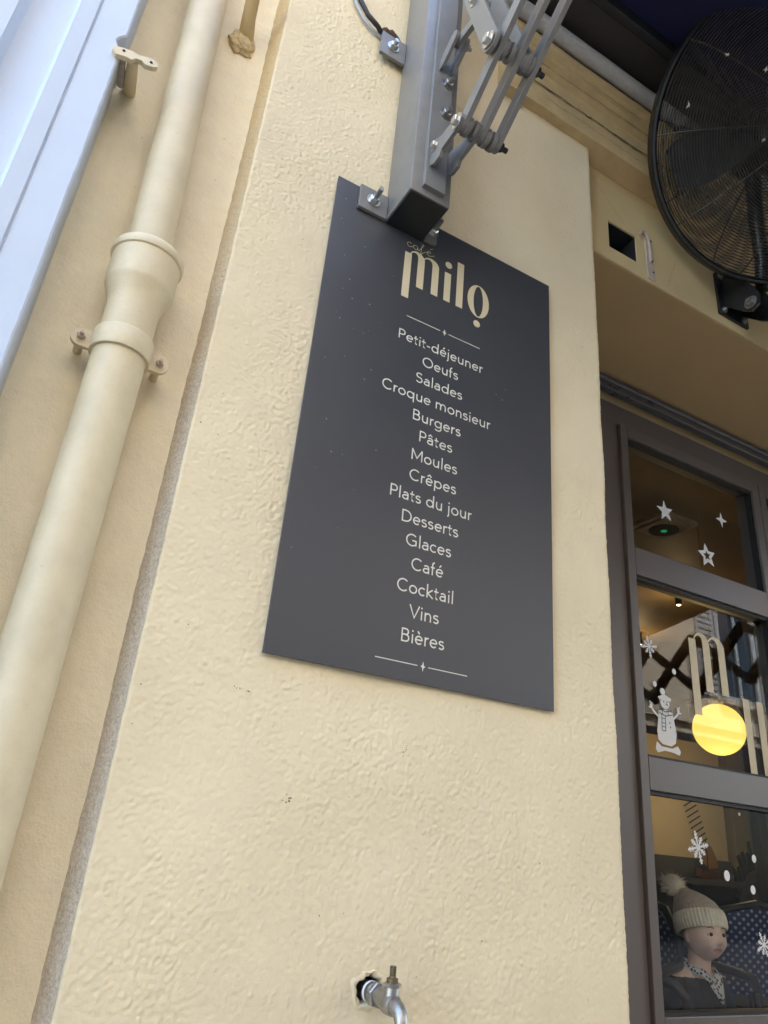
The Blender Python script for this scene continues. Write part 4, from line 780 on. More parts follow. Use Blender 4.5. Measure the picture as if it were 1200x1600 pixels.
for r, a in ((0.33, 155), (0.37, 180), (0.22, 150), (0.16, 205)):
    b = MB(); b.xf = FX; rr = random.Random(int(r * 100))
    c = Vector((r * math.cos(R(a)), r * math.sin(R(a)), 0.014 + dome(r, 0.125)))
    for k in range(16):
        d = Vector((rr.gauss(0, 1), rr.gauss(0, 1), rr.gauss(0, 0.4))) * 0.0042; b.tube([c - d * 0.3, c + d * 0.5 + Vector((rr.gauss(0, .001), rr.gauss(0, .001), 0)), c + d], [0.0016, 0.0012, 0.0004], 4)
    b.build('dust_fluff', 'fluff', fan)

# ================================================================== TAP
tp = thing('wall_tap', (0.617, 0, 0.79), 'small worn metal garden tap without handle in a broken wall hole', 'tap')
TX, TZ = 0.617, 0.791; TPX = Matrix.Translation((TX, 0, TZ)) @ Matrix.Scale(0.80, 4) @ Matrix.Translation((-TX, 0, -TZ))
b = MB(); b.xf = TPX; b.cyl((TX, 0.06, TZ), (TX, -0.006, TZ), 0.0165, 24); b.build('supply_pipe', 'chrome', tp, smooth=True, angle=30)
b = MB(); b.xf = TPX; b.lathe((TX, -0.004, TZ), (0, -1, 0), [(0, 0.0185), (0.006, 0.0188), (0.007, 0.0175)], 24); b.build('thread_tape', 'ptfe', tp, smooth=True, angle=30)
b = MB(); b.xf = TPX; b.lathe((TX, -0.011, TZ), (0, -1, 0), [(0, 0.0185), (0.012, 0.0187), (0.014, 0.0175)], 28); b.lathe((TX, -0.025, TZ), (0, -1, 0), [(0, 0.0205), (0.001, 0.0215), (0.010, 0.0215), (0.012, 0.0195)], 6); b.build('hex_collar', 'chrome', tp, smooth=True, angle=30)
b = MB(); b.xf = TPX; b.tube([(TX, -0.037, TZ), (TX, -0.056, TZ - 0.001), (TX, -0.072, TZ - 0.004), (TX, -0.088, TZ - 0.004), (TX, -0.094, TZ - 0.004)], [0.015, 0.0155, 0.018, 0.0175, 0.015], 24)
b.lathe((TX, -0.080, TZ - 0.004), (0, 0, 1), [(0, 0.0145), (0.020, 0.0135), (0.026, 0.0125), (0.028, 0.0125)], 20)
b.lathe((TX, -0.080, TZ + 0.022), (0, 0, 1), [(0, 0.0165), (0.001, 0.0175), (0.005, 0.0175), (0.006, 0.016)], 6); body = b.build('valve_body', 'chrome', tp, smooth=True, angle=35)
b = MB(); b.xf = TPX; b.lathe((TX, -0.080, TZ + 0.028), (0, 0, 1), [(0, 0.0105), (0.007, 0.0105), (0.008, 0.007), (0.010, 0.0062)] + [(0.011 + 0.0012 * k, 0.0062 if k % 2 else 0.0054) for k in range(12)] + [(0.026, 0.005)], 14); b.build('spindle', 'brass', tp, smooth=True, angle=30)
b = MB(); b.xf = TPX; b.tube([(TX, -0.090, TZ - 0.004), (TX, -0.104, TZ - 0.006), (TX, -0.115, TZ - 0.013), (TX, -0.120, TZ - 0.025), (TX, -0.121, TZ - 0.040)], [0.0135, 0.0135, 0.0125, 0.0115, 0.0110], 20)
b.lathe((TX, -0.121, TZ - 0.040), (0, 0, -1), [(0, 0.0150), (0.002, 0.0165), (0.014, 0.0165), (0.020, 0.0125), (0.040, 0.0115)], 24); b.build('spout', 'chrome', tp, smooth=True, angle=35)

# ================================================================== STICKERS ON THE GLASS
GY = DY + 0.0115
def star(name, cx, cz, r, rin, rot, n, label, hole=0.0, cat='sticker', group='white winter stickers on the door glass'):
    b = MB(); y0 = GY; pts = []
    for k in range(2 * n):
        a = R(rot + 180.0 * k / n); q = r if k % 2 == 0 else rin; pts.append((q * math.cos(a), q * math.sin(a)))
    if hole:
        o = [b.p((cx + x, y0, cz + z)) for x, z in pts]; i = [b.p((cx + x * hole, y0, cz + z * hole)) for x, z in pts]
        for k in range(2 * n): b.face(o[k], o[(k + 1) % (2 * n)], i[(k + 1) % (2 * n)], i[k])
    else:
        c = b.p((cx, y0, cz)); o = [b.p((cx + x, y0, cz + z)) for x, z in pts]
        for k in range(2 * n): b.face(o[k], o[(k + 1) % (2 * n)], c)
    return tag(b.build(name, 'frost', None), label, cat, group)
star('star_sticker', 1.985, 2.181, 0.045, 0.018, 96, 5, 'solid white star sticker on the top door pane')
star('star_sticker', 2.195, 2.061, 0.050, 0.024, 98, 5, 'white outlined star sticker with a star shaped hole', 0.42)
star('star_sticker', 2.304, 2.240, 0.034, 0.011, 92, 4, 'small four pointed white star sticker on the top pane')
def flake(cx, cz, r, label, rot=0):
    b = MB()
    for k in range(8 if r > 0.03 else 6):
        nn = 8 if r > 0.03 else 6; a = R(rot + 360 / nn * k); d = Vector((math.cos(a), math.sin(a))); s = Vector((-d.y, d.x)); L = r * (1 if k % 2 == 0 else 0.72)
        ribbon(b, [(0, 0), tuple(d * L)], r * 0.13, cx, cz, 1, GY)
        for q in (0.5, 0.75):
            for sg in (-1, 1): ribbon(b, [tuple(d * L * q), tuple(d * L * (q + 0.16) + s * sg * r * 0.17)], r * 0.09, cx, cz, 1, GY)
        disc(b, cx + d.x * L, cz + d.y * L, r * 0.10, r * 0.10, 8, GY)
    tag(b.build('snowflake_sticker', 'frost', None), label, 'sticker', 'white winter stickers on the door glass')
flake(1.851, 1.648, 0.034, 'white snowflake sticker left of the beige window letter', 10)
flake(2.005, 1.058, 0.043, 'white snowflake sticker above the child in the knitted hat', 12)
flake(2.262, 0.806, 0.034, 'white snowflake sticker low on the glass right of the child', 25)
for cx, cz, r, lab in ((2.124, 0.987, 0.0135, 'large white snow dot sticker right of the lower snowflake'), (2.240, 0.954, 0.0115, 'white snow dot sticker over the silver ball'), (2.262, 1.043, 0.0105, 'white snow dot sticker in front of the black column'), (1.866, 1.528, 0.0085, 'small white snow dot sticker above the snowman'), (1.962, 1.585, 0.009, 'white snow dot sticker between upper snowflake and beige letter'), (2.215, 1.17, 0.005, 'tiny white snow dot sticker at the top of the lower pane')):
    b = MB(); disc(b, cx, cz, r, r * 1.12, 18, GY); tag(b.build('snow_dot_sticker', 'frost', None), lab, 'sticker', 'white winter stickers on the door glass')
# snowman: frosted print with open scarf and hat lines
sm = thing('snowman_sticker', (1.905, GY, 1.32), 'white snowman sticker with bobble hat and scarf on the middle pane', 'sticker', 'white winter stickers on the door glass')
def poly(b, pts, y=GY): b.face(*[b.p((x, y, z)) for x, z in pts])
def sp(dx, dz): return (1.905 + dx, 1.415 + dz)
b = MB(); poly(b, [sp(-0.030, 0.030), sp(-0.036, -0.005), sp(-0.043, -0.035), sp(-0.040, -0.060), sp(-0.022, -0.072), sp(0.018, -0.074), sp(0.038, -0.062), sp(0.045, -0.035), sp(0.040, -0.005), sp(0.034, 0.030), sp(0.0, 0.038)]); b.build('body', 'frost', sm)
b = MB(); poly(b, [sp(-0.048, -0.066), sp(-0.028, -0.079), sp(0.020, -0.081), sp(0.046, -0.070), sp(0.058, -0.086), sp(0.052, -0.098), sp(0.020, -0.092), sp(-0.015, -0.091), sp(-0.046, -0.100), sp(-0.055, -0.090)]); b.build('snow_mound', 'frost', sm)
b = MB(); disc(b, *sp(0.002, 0.058), 0.021, 0.019, 22, GY); b.build('head', 'frost', sm)
b = MB(); ribbon(b, [sp(-0.027, 0.070), sp(0.0, 0.081), sp(0.030, 0.070)], 0.011, 0, 0, 1, GY - 0.0005); disc(b, *sp(-0.006, 0.094), 0.012, 0.011, 16, GY); b.build('hat', 'frost', sm)
for sg in (-1, 1):
    b = MB(); ribbon(b, [sp(sg * 0.034, 0.012), sp(sg * 0.056, 0.028), sp(sg * 0.066, 0.044)], 0.007, 0, 0, 1, GY)
    for q in ((0.074, 0.036), (0.068, 0.055), (0.058, 0.052)): ribbon(b, [sp(sg * 0.060, 0.034), sp(sg * q[0], q[1])], 0.0045, 0, 0, 1, GY)
    b.build('arm', 'frost', sm)
b = MB()
ribbon(b, [sp(-0.028, 0.036), sp(0, 0.030), sp(0.030, 0.038)], 0.0025, 0, 0, 1, GY - 0.001); ribbon(b, [sp(-0.030, 0.024), sp(0, 0.017), sp(0.032, 0.025)], 0.0025, 0, 0, 1, GY - 0.001)
ribbon(b, [sp(-0.018, 0.022), sp(-0.022, -0.030)], 0.0022, 0, 0, 1, GY - 0.001); ribbon(b, [sp(-0.002, 0.018), sp(-0.005, -0.030)], 0.0022, 0, 0, 1, GY - 0.001)
for q in (0.008, -0.006, -0.018, -0.030): ribbon(b, [sp(-0.020, q), sp(-0.004, q)], 0.0018, 0, 0, 1, GY - 0.001)
for x in (-0.014, 0.012): ribbon(b, [sp(x, 0.020), sp(x, 0.034)], 0.002, 0, 0, 1, GY - 0.001)
for x, z in ((-0.005, 0.062), (0.010, 0.062), (0.016, -0.002), (0.018, -0.016)): disc(b, *sp(x, z), 0.0024, 0.0028, 10, GY - 0.001)
ribbon(b, [sp(0.003, 0.056), sp(0.014, 0.052)], 0.003, 0, 0, 1, GY - 0.001); b.build('scarf_outline', 'gasket', sm)
b = MB(); logo_m(b, 2.046, 1.461, 2.0, GY - 0.001)
tag(b.build('window_letter', 'gold', None), 'large beige letter m on the middle door pane', 'lettering')

wl = thing('window_lettering', (2.34, GY, 1.297), 'two pale upright letter stems at the lower right of the middle pane', 'lettering')
for xa, xb in ((2.298, 2.333), (2.372, 2.407)):
    b = MB(); ribbon(b, [((xa + xb) / 2, 1.303), ((xa + xb) / 2, 1.552)], xb - xa, 0, 0, 1, GY - 0.001); b.build('letter_stem', 'gold', wl)

# ================================================================== INSIDE THE CAFE
# pendant globe
LC = Vector((3.081, 1.2, 1.609))
lp_ = thing('pendant_lamp', (LC.x, LC.y, 1.48), 'glowing yellow globe lamp hanging behind the beige window letter', 'lamp')
b = MB(); b.sphere(LC, 0.118, 32, 20); b.build('globe', 'lamp', lp_, smooth=True, angle=60)
b = MB(); b.lathe((LC.x, LC.y, LC.z + 0.105), (0, 0, 1), [(0, 0.030), (0.03, 0.034), (0.065, 0.026), (0.08, 0.008)], 20); b.build('socket_cap', 'gold', lp_, smooth=True)
b = MB(); b.cyl((LC.x, LC.y, LC.z + 0.18), (LC.x, LC.y, 2.735), 0.0022, 8); b.build('cord', 'intwall', lp_)
pl_ = bpy.data.lights.new('pendant_glow', 'POINT'); pl_.energy = 0.28; pl_.color = (1.0, 0.74, 0.40); pl_.shadow_soft_size = 0.118
po_ = bpy.data.objects.new('pendant_glow', pl_); COL.objects.link(po_); po_.location = LC - Vector((0, 0, 0.30))
# ceiling spots (lit, one shows as the bright point in the glass)
for k, (x, y, lab) in enumerate(((4.0, 2.1, 'small lit ceiling spotlight just behind the partition'), (4.6, 3.0, 'small lit ceiling spotlight towards the back of the room'))):
    s = thing('ceiling_spotlight', (x, y, 2.74), lab, 'lamp', 'lit ceiling spotlights')
    b = MB(); b.lathe((x, y, 2.739), (0, 0, -1), [(0, 0.022), (0.09, 0.022), (0.095, 0.018)], 20); b.build('housing', 'black', s, smooth=True, angle=30)
    b = MB(); b.lathe((x, y, 2.6435), (0, 0, -1), [(0, 0.014), (0.002, 0.013)], 16); b.build('lens', 'spot', s)
    L = bpy.data.lights.new('spot_glow', 'POINT'); L.energy = 0.22; L.color = (1.0, 0.72, 0.38); L.shadow_soft_size = 0.04
    q = bpy.data.objects.new('spot_glow', L); COL.objects.link(q); q.location = (x, y, 2.55)
# emergency light box on the ceiling
ex = thing('emergency_light', (2.86, 1.24, 2.64), 'square ceiling emergency light with a green glow behind the top pane', 'light')
b = MB(); b.box((2.74, 1.12, 2.615), (2.98, 1.36, 2.64), 0.004); b.box((2.76, 1.14, 2.60), (2.96, 1.34, 2.6145), 0.003); b.build('housing', 'intbeige', ex)
b = MB(); b.lathe((2.86, 1.24, 2.5995), (0, 0, -1), [(0, 0.075), (0.004, 0.075), (0.006, 0.07)], 32); b.build('diffuser', 'intgrey', ex)
b = MB(); b.lathe((2.86, 1.24, 2.593), (0, 0, -1), [(0, 0.016), (0.002, 0.015)], 16); b.build('green_led', 'green', ex)
# black column, model boat, striped hanging, picture, arched ornament
b = MB(); b.box((3.835, 1.57, 0.012), (3.895, 1.63, 2.60), 0.004); b.box((3.81, 1.545, 0.012), (3.92, 1.655, 0.08)); tag(b.build('black_column', 'black', None), 'slim black column standing behind the lower door pane', 'column')
bo = thing('model_boat', (3.35, 1.545, 0.955), 'small dark red model sailing boat on the partition ledge', 'model boat')
b = MB(); sec = []
for k in range(9):
    f = k / 8; x = 3.255 + 0.18 * f; w = 0.026 * math.sin(math.pi * (0.12 + 0.80 * f)); kz = 0.957 + 0.012 * (2 * f - 1) ** 2; tz = 0.990 + 0.014 * (2 * f - 1) ** 2
    sec.append([b.p((x, 1.545 - w, tz)), b.p((x, 1.545 - w * 0.5, kz)), b.p((x, 1.545 + w * 0.5, kz)), b.p((x, 1.545 + w, tz))])
for a, c in zip(sec, sec[1:]):
    for k in range(4): b.face(a[k], a[(k + 1) % 4], c[(k + 1) % 4], c[k])
b.face(*sec[0]); b.face(*sec[-1]); b.build('hull', 'red', bo)
b = MB(); b.cyl((3.35, 1.545, 0.985), (3.35, 1.545, 1.135), 0.003, 8); b.build('mast', 'black', bo)
for pts in (((3.355, 1.0), (3.355, 1.115), (3.385, 1.105), (3.418, 1.05), (3.425, 1.008)), ((3.345, 1.01), (3.345, 1.12), (3.30, 1.03))):
    b = MB(); b.prism([(x, 1.543, z) for x, z in pts], (0, 0.003, 0)); b.build('sail', 'sail', bo)
hg = thing('striped_hanging', (3.3, 1.61, 1.1), 'grey striped fabric hanging bent like a scarf on the beige partition', 'decoration')
b = MB()
for k in range(9):
    a = R(150 - 12 * k); c = Vector((3.26, 1.30)); r0, r1 = 0.055, 0.155
    ribbon(b, [(c.x + r0 * math.cos(a), c.y + r0 * math.sin(a)), (c.x + r1 * math.cos(a), c.y + r1 * math.sin(a))], 0.0075, 0, 0, 1, 1.612)
for k in range(9):
    x, z = 3.335 + 0.010 * k, 1.315 - 0.026 * k; ribbon(b, [(x - 0.045, z - 0.030), (x + 0.045, z + 0.012)], 0.0075, 0, 0, 1, 1.612)
b.build('stripe', 'intgrey', hg)
for (x, z, w, h, lab) in ((4.75, 1.62, 0.28, 0.36, 'pale framed print on the ochre back wall'), (5.55, 1.7, 0.30, 0.40, 'framed print beside the back panels, farther right')):
    f = thing('framed_print', (x, 5.3, z), lab, 'picture', 'framed prints on the back wall')
    b = MB(); b.box((x, 5.31, z), (x + w, 5.335, z + h), 0.003); b.build('frame', 'black', f)
    b = MB(); b.box((x + 0.02, 5.305, z + 0.02), (x + w - 0.02, 5.3095, z + h - 0.02)); b.build('print', 'paper', f)
ar = thing('arched_ornament', (4.05, 1.8, 0.7), 'ash grey arched ornament with black spiky fringe and silver ball', 'ornament')
def archpts(rx, rz, cx, cz, n=28): return [(cx + rx * math.cos(math.pi * k / n), cz + rz * math.sin(math.pi * k / n)) for k in range(n + 1)]
b = MB(); pts = archpts(0.20, 0.26, 4.07, 0.80); b.prism([(x, 1.80, z) for x, z in [(4.27, 0.02)] + pts + [(3.87, 0.02)]], (0, 0.03, 0)); b.build('arch_board', 'ash', ar)
for k in range(22):
    a = math.pi * (k + 0.5) / 22; r1 = 1.32 + 0.14 * math.sin(k * 2.7); c = Vector((4.07, 0, 0.80)); d = Vector((0.20 * math.cos(a), 0, 0.26 * math.sin(a)))
    p0 = c + d * 0.93 + Vector((0, 1.79, 0)); p1 = c + d * r1 + Vector((0, 1.775, 0)); s = Vector((-d.z, 0, d.x)).normalized() * 0.022
    b = MB(); b.prism([p0 - s, p1 - s * 0.5, p1 + s * 0.6, p0 + s * 0.7 - d * 0.10], (0, 0.008, 0)); b.build('fringe_spike', 'black', ar)
b = MB(); b.sphere((4.10, 1.79, 0.86), 0.1, 24, 16, (0.95, 0.25, 1.2)); b.build('oval_face', 'brownoval', ar, smooth=True)
b = MB(); b.sphere((4.12, 1.745, 0.80), 0.042, 20, 14); b.build('silver_ball', 'silver', ar, smooth=True)

b = MB(); b.box((4.06, 1.90, 0.012), (4.75, 2.15, 1.975), 0.004); b.box((4.05, 1.885, 1.976), (4.77, 2.17, 2.0), 0.003)
tag(b.build('tall_cabinet', 'cabinet', None), 'tall tan cabinet behind the yellow globe lamp', 'cabinet')
for x, w, zt, lab in ((4.155, 0.105, 2.20, 'grey upright board left of its twin in front of the tan cabinet'), (4.29, 0.095, 2.14, 'grey upright board right of its twin in front of the tan cabinet')):
    b = MB(); b.box((x, 1.845, 0.012), (x + w, 1.865, zt), 0.003); b.box((x - 0.01, 1.838, 0.0125), (x + w + 0.01, 1.868, 0.03)); tag(b.build('upright_board', 'slate', None), lab, 'board', 'grey upright boards')
# bistro chairs
def chair(x, y, rot, label):
    c = thing('bistro_chair', (x, y, 0.012), label, 'chair', 'bistro chairs in the cafe')
    T = Matrix.Translation((x, y, 0.012)) @ Matrix.Rotation(rot, 4, 'Z')
    def mk(fn, name, m, smooth=True):
        b = MB(); b.xf = T; fn(b); return b.build(name, m, c, smooth=smooth, angle=50)
    for sx in (-1, 1):
        mk(lambda b: b.tube([(sx * 0.20, -0.20, 0.0), (sx * 0.205, -0.205, 0.44), (sx * 0.215, -0.20, 0.62)], 0.014, 10), 'leg', 'black')
        mk(lambda b: b.tube([(sx * 0.21, 0.24, 0.0), (sx * 0.205, 0.205, 0.44)], 0.014, 10), 'leg', 'black')
        mk(lambda b: b.tube([(sx * 0.215, -0.20, 0.62), (sx * 0.24, -0.18, 0.655), (sx * 0.252, -0.10, 0.668), (sx * 0.25, 0.05, 0.675), (sx * 0.232, 0.19, 0.69), (sx * 0.21, 0.235, 0.70)], 0.016, 10), 'armrest', 'black')
        mk(lambda b: b.tube([(sx * 0.205, 0.205, 0.44), (sx * 0.21, 0.235, 0.62), (sx * 0.20, 0.262, 0.75), (sx * 0.14, 0.285, 0.845), (0.0, 0.295, 0.88)], 0.014, 10), 'back_frame', 'black')
        mk(lambda b: b.tube([(sx * 0.20, -0.19, 0.16), (sx * 0.205, 0.22, 0.16)], 0.009, 8), 'stretcher', 'black')
    mk(lambda b: b.tube([(0.21 * math.cos(a) * (1 + 0.05 * math.cos(4 * a)), 0.215 * math.sin(a), 0.445) for a in [2 * math.pi * k / 32 for k in range(32)]], 0.014, 8, True), 'seat_frame', 'black')
    b = MB(); b.xf = T; b.face(*[b.p((0.205 * math.cos(a), 0.21 * math.sin(a), 0.452)) for a in [2 * math.pi * k / 32 for k in range(32)]]); b.face(*[b.p((0.205 * math.cos(a), 0.21 * math.sin(a), 0.437)) for a in [2 * math.pi * k / 32 for k in range(31, -1, -1)]]); b.build('seat', 'dotted', c)
    b = MB(); g1 = []
    for j in range(13):
        f = j / 12; z = 0.56 + 0.30 * f; hw_ = 0.195 * (1 - max(0, f - 0.45) ** 2.2 * 2.0); g1.append([(hw_ * u, 0.245 + 0.045 * f - 0.05 * (u * u) * (0.7) + 0.02, z) for u in np.linspace(-1, 1, 13)])
    # the weave keeps its own frame so the dots follow the chair
    for off in (0, 0.010):
        ids = [[b.p((p[0], p[1] - off, p[2])) for p in row] for row in g1]
        for r0, r1 in zip(ids, ids[1:]):
            for i in range(12): b.face(r0[i], r0[i + 1], r1[i + 1], r1[i])
    o = b.build('backrest', 'dotted', None, smooth=True); o.parent = c; o.rotation_euler = (0, 0, rot)
    return c
chair(2.31, 0.93, R(8), 'blue dotted woven bistro chair the child sits on')
chair(2.02, 1.02, R(-80), 'blue dotted woven bistro chair at the left edge of the lower pane')
chair(3.05, 1.26, R(155), 'blue dotted woven bistro chair with its back to the right of the child')

tb = thing('cafe_table', (2.62, 1.42, 0.012), 'small round black cafe table behind the child', 'table')
b = MB(); b.lathe((2.62, 1.42, 0.690), (0, 0, 1), [(0, 0.25), (0.004, 0.262), (0.022, 0.262), (0.026, 0.255)], 48); b.build('tabletop', 'black', tb, smooth=True, angle=35)
b = MB(); b.cyl((2.62, 1.42, 0.03), (2.62, 1.42, 0.69), 0.025, 16); b.build('pedestal', 'black', tb, smooth=True)
b = MB(); b.lathe((2.62, 1.42, 0.013), (0, 0, 1), [(0, 0.20), (0.012, 0.20), (0.03, 0.04)], 32); b.build('base', 'black', tb, smooth=True, angle=35)

# the child at the window
def child():
    H = Vector((2.335, 0.785, 0.797))
    root = thing('person', (2.335, 0.85, 0.46), 'small child in beige bobble hat, dark jacket and paisley bandana behind the glass', 'person')
    face = R(-13)                                        # turned towards the street
    Rz = Matrix.Rotation(face, 4, 'Z') @ Matrix.Rotation(R(-4), 4, 'X')
    HT = Matrix.Translation(H) @ Rz @ Matrix.Scale(0.87, 4)
    hb = MB()
    # head: radial surface with brow, sockets, nose, cheeks, lips, chin (front is -Y)
    def gau(p, c, s): return math.exp(-sum(((a - b) / q) ** 2 for a, b, q in zip(p, c, s)))
    n, m = 72, 54; grid = []
    for j in range(m + 1):
        th = math.pi * j / m; row = []
        for i in range(n):
            ph = 2 * math.pi * i / n; d = Vector((math.sin(th) * math.cos(ph), math.sin(th) * math.sin(ph), math.cos(th)))
            r = Vector((d.x * 0.0735, d.y * 0.086, d.z * 0.094))
            if d.z < 0: r.x *= 1 - 0.14 * d.z * d.z; r.y *= 1 - 0.08 * d.z * d.z; r.z *= 0.90
            fx, fz = r.x, r.z
            if d.y < 0.25:
                out = 0.0
                out += 0.021 * gau((fx, fz), (0, -0.020), (0.0095, 0.012)) + 0.007 * gau((fx, fz), (0, -0.002), (0.008, 0.020))
                out += 0.004 * (gau((fx, fz), (0.010, -0.024), (0.006, 0.006)) + gau((fx, fz), (-0.010, -0.024), (0.006, 0.006)))
                out -= 0.008 * (gau((fx, fz), (0.028, 0.006), (0.014, 0.010)) + gau((fx, fz), (-0.028, 0.006), (0.014, 0.010)))
                out += 0.004 * gau((fx, fz), (0, 0.026), (0.05, 0.012))
                out += 0.008 * (gau((fx, fz), (0.038, -0.030), (0.020, 0.020)) + gau((fx, fz), (-0.038, -0.030), (0.020, 0.020)))
                out += 0.0065 * gau((fx, fz), (0, -0.041), (0.016, 0.0055)) + 0.006 * gau((fx, fz), (0, -0.054), (0.015, 0.0055)) - 0.006 * gau((fx, fz), (0, -0.0482), (0.017, 0.0024))
                out += 0.009 * gau((fx, fz), (0, -0.070), (0.020, 0.012))
                r.y -= out * max(0, min(1, -d.y * 3))
            row.append(hb.p(HT @ r))
        grid.append(row)
    for j in range(m):
        for i in range(n): hb.face(grid[j][i], grid[j + 1][i], grid[j + 1][(i + 1) % n], grid[j][(i + 1) % n])
    for s in (-1, 1):                                     # ears
        e = MB(); e.sphere((0, 0, 0), 1, 16, 10, (0.007, 0.013, 0.020)); k0 = len(hb.v)
        for v in e.v: hb.p(HT @ (Vector((s * 0.073, 0.010, -0.012)) + v))
        for f in e.f: hb.face(*[k0 + q for q in f])
    def cap(pts, rads):
        q = MB(); q.tube(pts, rads, 18)
        for p_, r_ in ((pts[0], rads[0]), (pts[-1], rads[-1])): q.sphere(p_, r_ * 0.99, 18, 10)
        k0 = len(hb.v)
        for v in q.v: hb.p(v)
        for f in q.f: hb.face(*[k0 + w for w in f])
    bx, by = 2.335, 0.835
    cap([(bx, 0.80, 0.775), (bx, 0.815, 0.705), (bx, by - 0.008, 0.66)], [0.036, 0.037, 0.048])
    for dx in (-0.05, 0.0, 0.05): cap([(bx + dx, by, 0.645), (bx + dx, by + 0.02, 0.56), (bx + dx, by + 0.03, 0.50)], [0.055, 0.078, 0.082])
    for s in (-1, 1):
        sh = Vector((bx + s * 0.098, by, 0.642)); elb = Vector((bx + s * 0.150, by - 0.01, 0.54)); wr = Vector((bx + s * 0.07, by - 0.11, 0.50))
        cap([sh, elb], [0.042, 0.033]); cap([elb, wr], [0.033, 0.024])
        hd = (wr - elb).normalized(); cap([wr, wr + hd * 0.035], [0.020, 0.020])
        sd_ = Vector((0, 0, 1)); 
        for q in range(4): st = wr + hd * 0.045 + sd_ * (0.018 - 0.012 * q); cap([st, st + hd * 0.022, st + hd * 0.036 - Vector((0, 0.004, 0))], [0.0065, 0.006, 0.005])
        st = wr + hd * 0.02 + sd_ * 0.015; cap([st, st + sd_ * 0.016 + hd * 0.016], [0.007, 0.006])
        cap([(bx + s * 0.055, by + 0.03, 0.50), (bx + s * 0.075, by - 0.13, 0.49)], [0.062, 0.048]); cap([(bx + s * 0.075, by - 0.13, 0.49), (bx + s * 0.075, by - 0.14, 0.32)], [0.046, 0.036]); cap([(bx + s * 0.075, by - 0.14, 0.31), (bx + s * 0.08, by - 0.20, 0.295)], [0.032, 0.028])
    tmp = hb.build('tmp_body', 'skin', None)
    md = tmp.modifiers.new('r', 'REMESH'); md.mode = 'VOXEL'; md.voxel_size = 0.0032
    ms = tmp.modifiers.new('s', 'SMOOTH'); ms.factor = 0.5; ms.iterations = 2
    dg = bpy.context.evaluated_depsgraph_get(); dg.update()
    me = bpy.data.meshes.new_from_object(tmp.evaluated_get(dg)); bpy.data.objects.remove(tmp)
    off = wloc(root); iv = HT.inverted()
    me.materials.clear()
    for k in ('skin', 'jacket', 'lip'): me.materials.append(M[k])
    for p_ in me.polygons:
        c = p_.center; q = iv @ c; mi = 0
        if c.z < 0.672 + 0.25 * max(0, c.y - 0.82) and not (c.z < 0.53 and c.y < 0.745 and c.z > 0.46): mi = 1
        elif q.y < -0.06 and abs(q.x) < 0.021 and ((q.x / 0.019) ** 2 + ((q.z + 0.048) / 0.0085) ** 2) < 1: mi = 2
        p_.material_index = mi
    me.transform(Matrix.Translation(-off)); me.shade_smooth(); me.name = 'body'
    body = bpy.data.objects.new('body', me); COL.objects.link(body); body.parent = root; WLOC[body.name] = off
    # eyes, brows
    for s in (-1, 1):
        b = MB(); b.xf = HT; b.sphere((s * 0.028, -0.0655, 0.005), 0.0125, 18, 12, (1.15, 1, 0.72)); e = b.build('eye', 'eye', body, smooth=True)
        b = MB(); b.xf = HT; b.sphere((s * 0.028 + 0.002, -0.0765, 0.005), 0.0074, 14, 10, (1, 0.45, 1)); b.build('iris', 'iris', body, smooth=True)
        b = MB(); b.xf = HT; b.tube([(s * 0.014, -0.083, 0.024), (s * 0.027, -0.082, 0.029), (s * 0.042, -0.073, 0.026)], [0.0016, 0.0022, 0.001], 6); b.build('eyebrow', 'brow', body, smooth=True)
        b = MB(); b.xf = HT; b.tube([(s * 0.0155, -0.0745, 0.0075), (s * 0.028, -0.0795, 0.0132), (s * 0.041, -0.071, 0.0075)], [0.001, 0.0016, 0.001], 6); b.build('eyelid', 'skin', body, smooth=True)
    # knitted hat: crown, ribbed turn-up, pompom
    hat = thing('tmp', H, 'x', 'x'); bpy.data.objects.remove(hat)
    HA = HT @ Matrix.Translation((0, 0.012, 0.034)) @ Matrix.Rotation(R(-15), 4, 'X') @ Matrix.Rotation(R(2), 4, 'Y')
    b = MB(); b.xf = HA; N = 168; rs = []
    for h, rx, ry, ox, oy in ((0.015, 0.085, 0.097, 0, 0), (0.045, 0.086, 0.098, 0, 0.004), (0.07, 0.078, 0.088, -0.002, 0.010), (0.095, 0.062, 0.068, -0.006, 0.018), (0.115, 0.044, 0.048, -0.012, 0.026), (0.132, 0.026, 0.028, -0.018, 0.034), (0.138, 0.006, 0.006, -0.020, 0.037)):
        rs.append([b.p((ox + rx * math.cos(a) * (1 + 0.03 * math.sin(5 * a + h * 60) + 0.016 * math.sin(42 * a)), oy + ry * math.sin(a) * (1 + 0.03 * math.sin(4 * a + 1) + 0.016 * math.sin(42 * a)), h)) for a in [2 * math.pi * k / N for k in range(N)]])
    for r0, r1 in zip(rs, rs[1:]):
        for k in range(N): b.face(r0[k], r0[(k + 1) % N], r1[(k + 1) % N], r1[k])
    b.face(*rs[-1]); hat = b.build('hat', 'taupewool', body, smooth=True, angle=60)
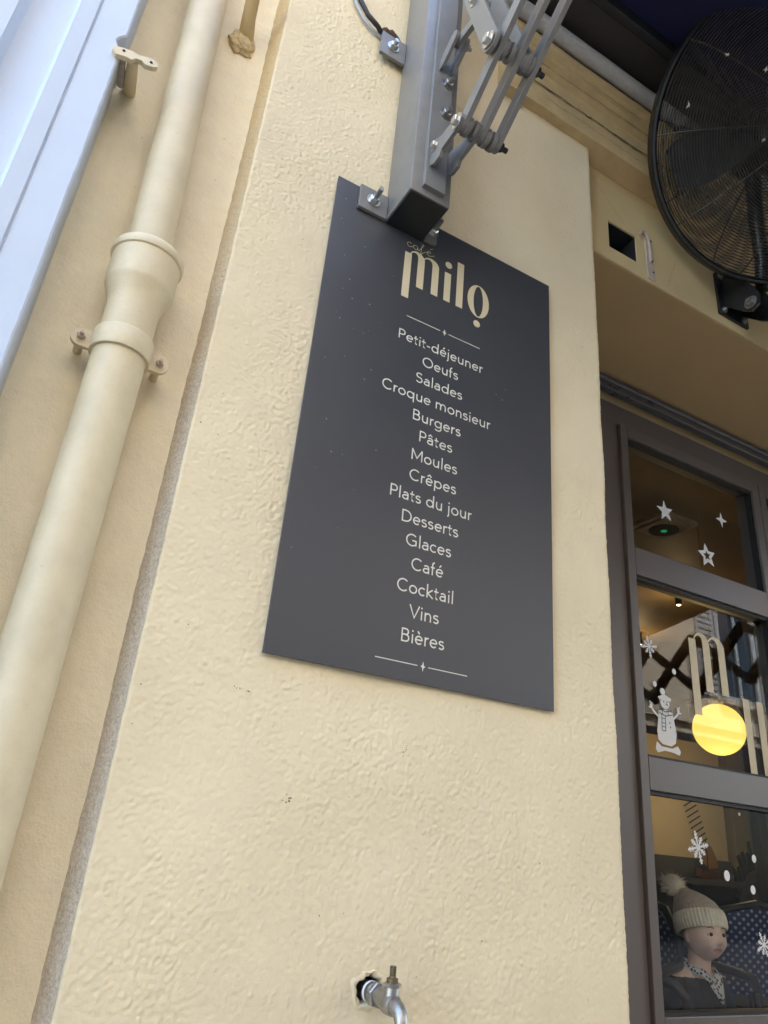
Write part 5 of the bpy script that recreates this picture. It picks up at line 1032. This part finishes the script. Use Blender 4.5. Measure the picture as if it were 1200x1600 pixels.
    b = MB(); b.xf = HA; N = 208; rs = []
    for h, q in ((-0.020, 0.0), (-0.024, 0.006), (-0.018, 0.011), (0.0, 0.0135), (0.022, 0.012), (0.032, 0.007), (0.033, 0.001)):
        rs.append([b.p(((0.081 + q + 0.0028 * math.sin(44 * a)) * math.cos(a), (0.092 + q + 0.0028 * math.sin(44 * a)) * math.sin(a) + 0.001, h * 1.15 + 0.004 * math.cos(a) ** 2)) for a in [2 * math.pi * k / N for k in range(N)]])
    for r0, r1 in zip(rs, rs[1:]):
        for k in range(N): b.face(r0[k], r0[(k + 1) % N], r1[(k + 1) % N], r1[k])
    b.build('hat_brim', 'wool', body, smooth=True, angle=70)
    b = MB(); pc = HA @ Vector((-0.046, 0.050, 0.152)); b.sphere(pc, 0.036, 18, 12)
    for k in range(900):
        d = Vector((random.gauss(0, 1), random.gauss(0, 1), random.gauss(0, 1))).normalized(); s = d.orthogonal().normalized() * 0.0016; L = random.uniform(0.042, 0.053); e = d * L + Vector((random.gauss(0, .003), random.gauss(0, .003), random.gauss(0, .003)))
        i = [b.p(pc + d * 0.032 + s), b.p(pc + d * 0.032 - s), b.p(pc + e)]; b.face(*i)
    b.build('pompom', 'fur', body)
    # bandana: folded cloth round the neck with a hanging point
    b = MB(); N = 36; top = []; bot = []
    for k in range(N + 1):
        a = 2 * math.pi * k / N - math.pi / 2; fr = max(0, -math.sin(a)); fr = fr ** 2.2
        top.append(b.p((bx + 0.052 * math.cos(a), 0.818 + 0.056 * math.sin(a), 0.712 - 0.030 * fr + 0.006 * math.sin(5 * a)))); bot.append(b.p((bx + (0.062 - 0.03 * fr ** 3) * math.cos(a), 0.816 + (0.070 + 0.016 * fr) * math.sin(a), 0.682 - 0.075 * fr ** 3 + 0.004 * math.sin(7 * a))))
    for k in range(N): b.face(top[k], top[k + 1], bot[k + 1], bot[k])
    o = b.build('bandana', 'bandana', body, smooth=True); sdm = o.modifiers.new('t', 'SOLIDIFY'); sdm.thickness = 0.004
    return root
child()
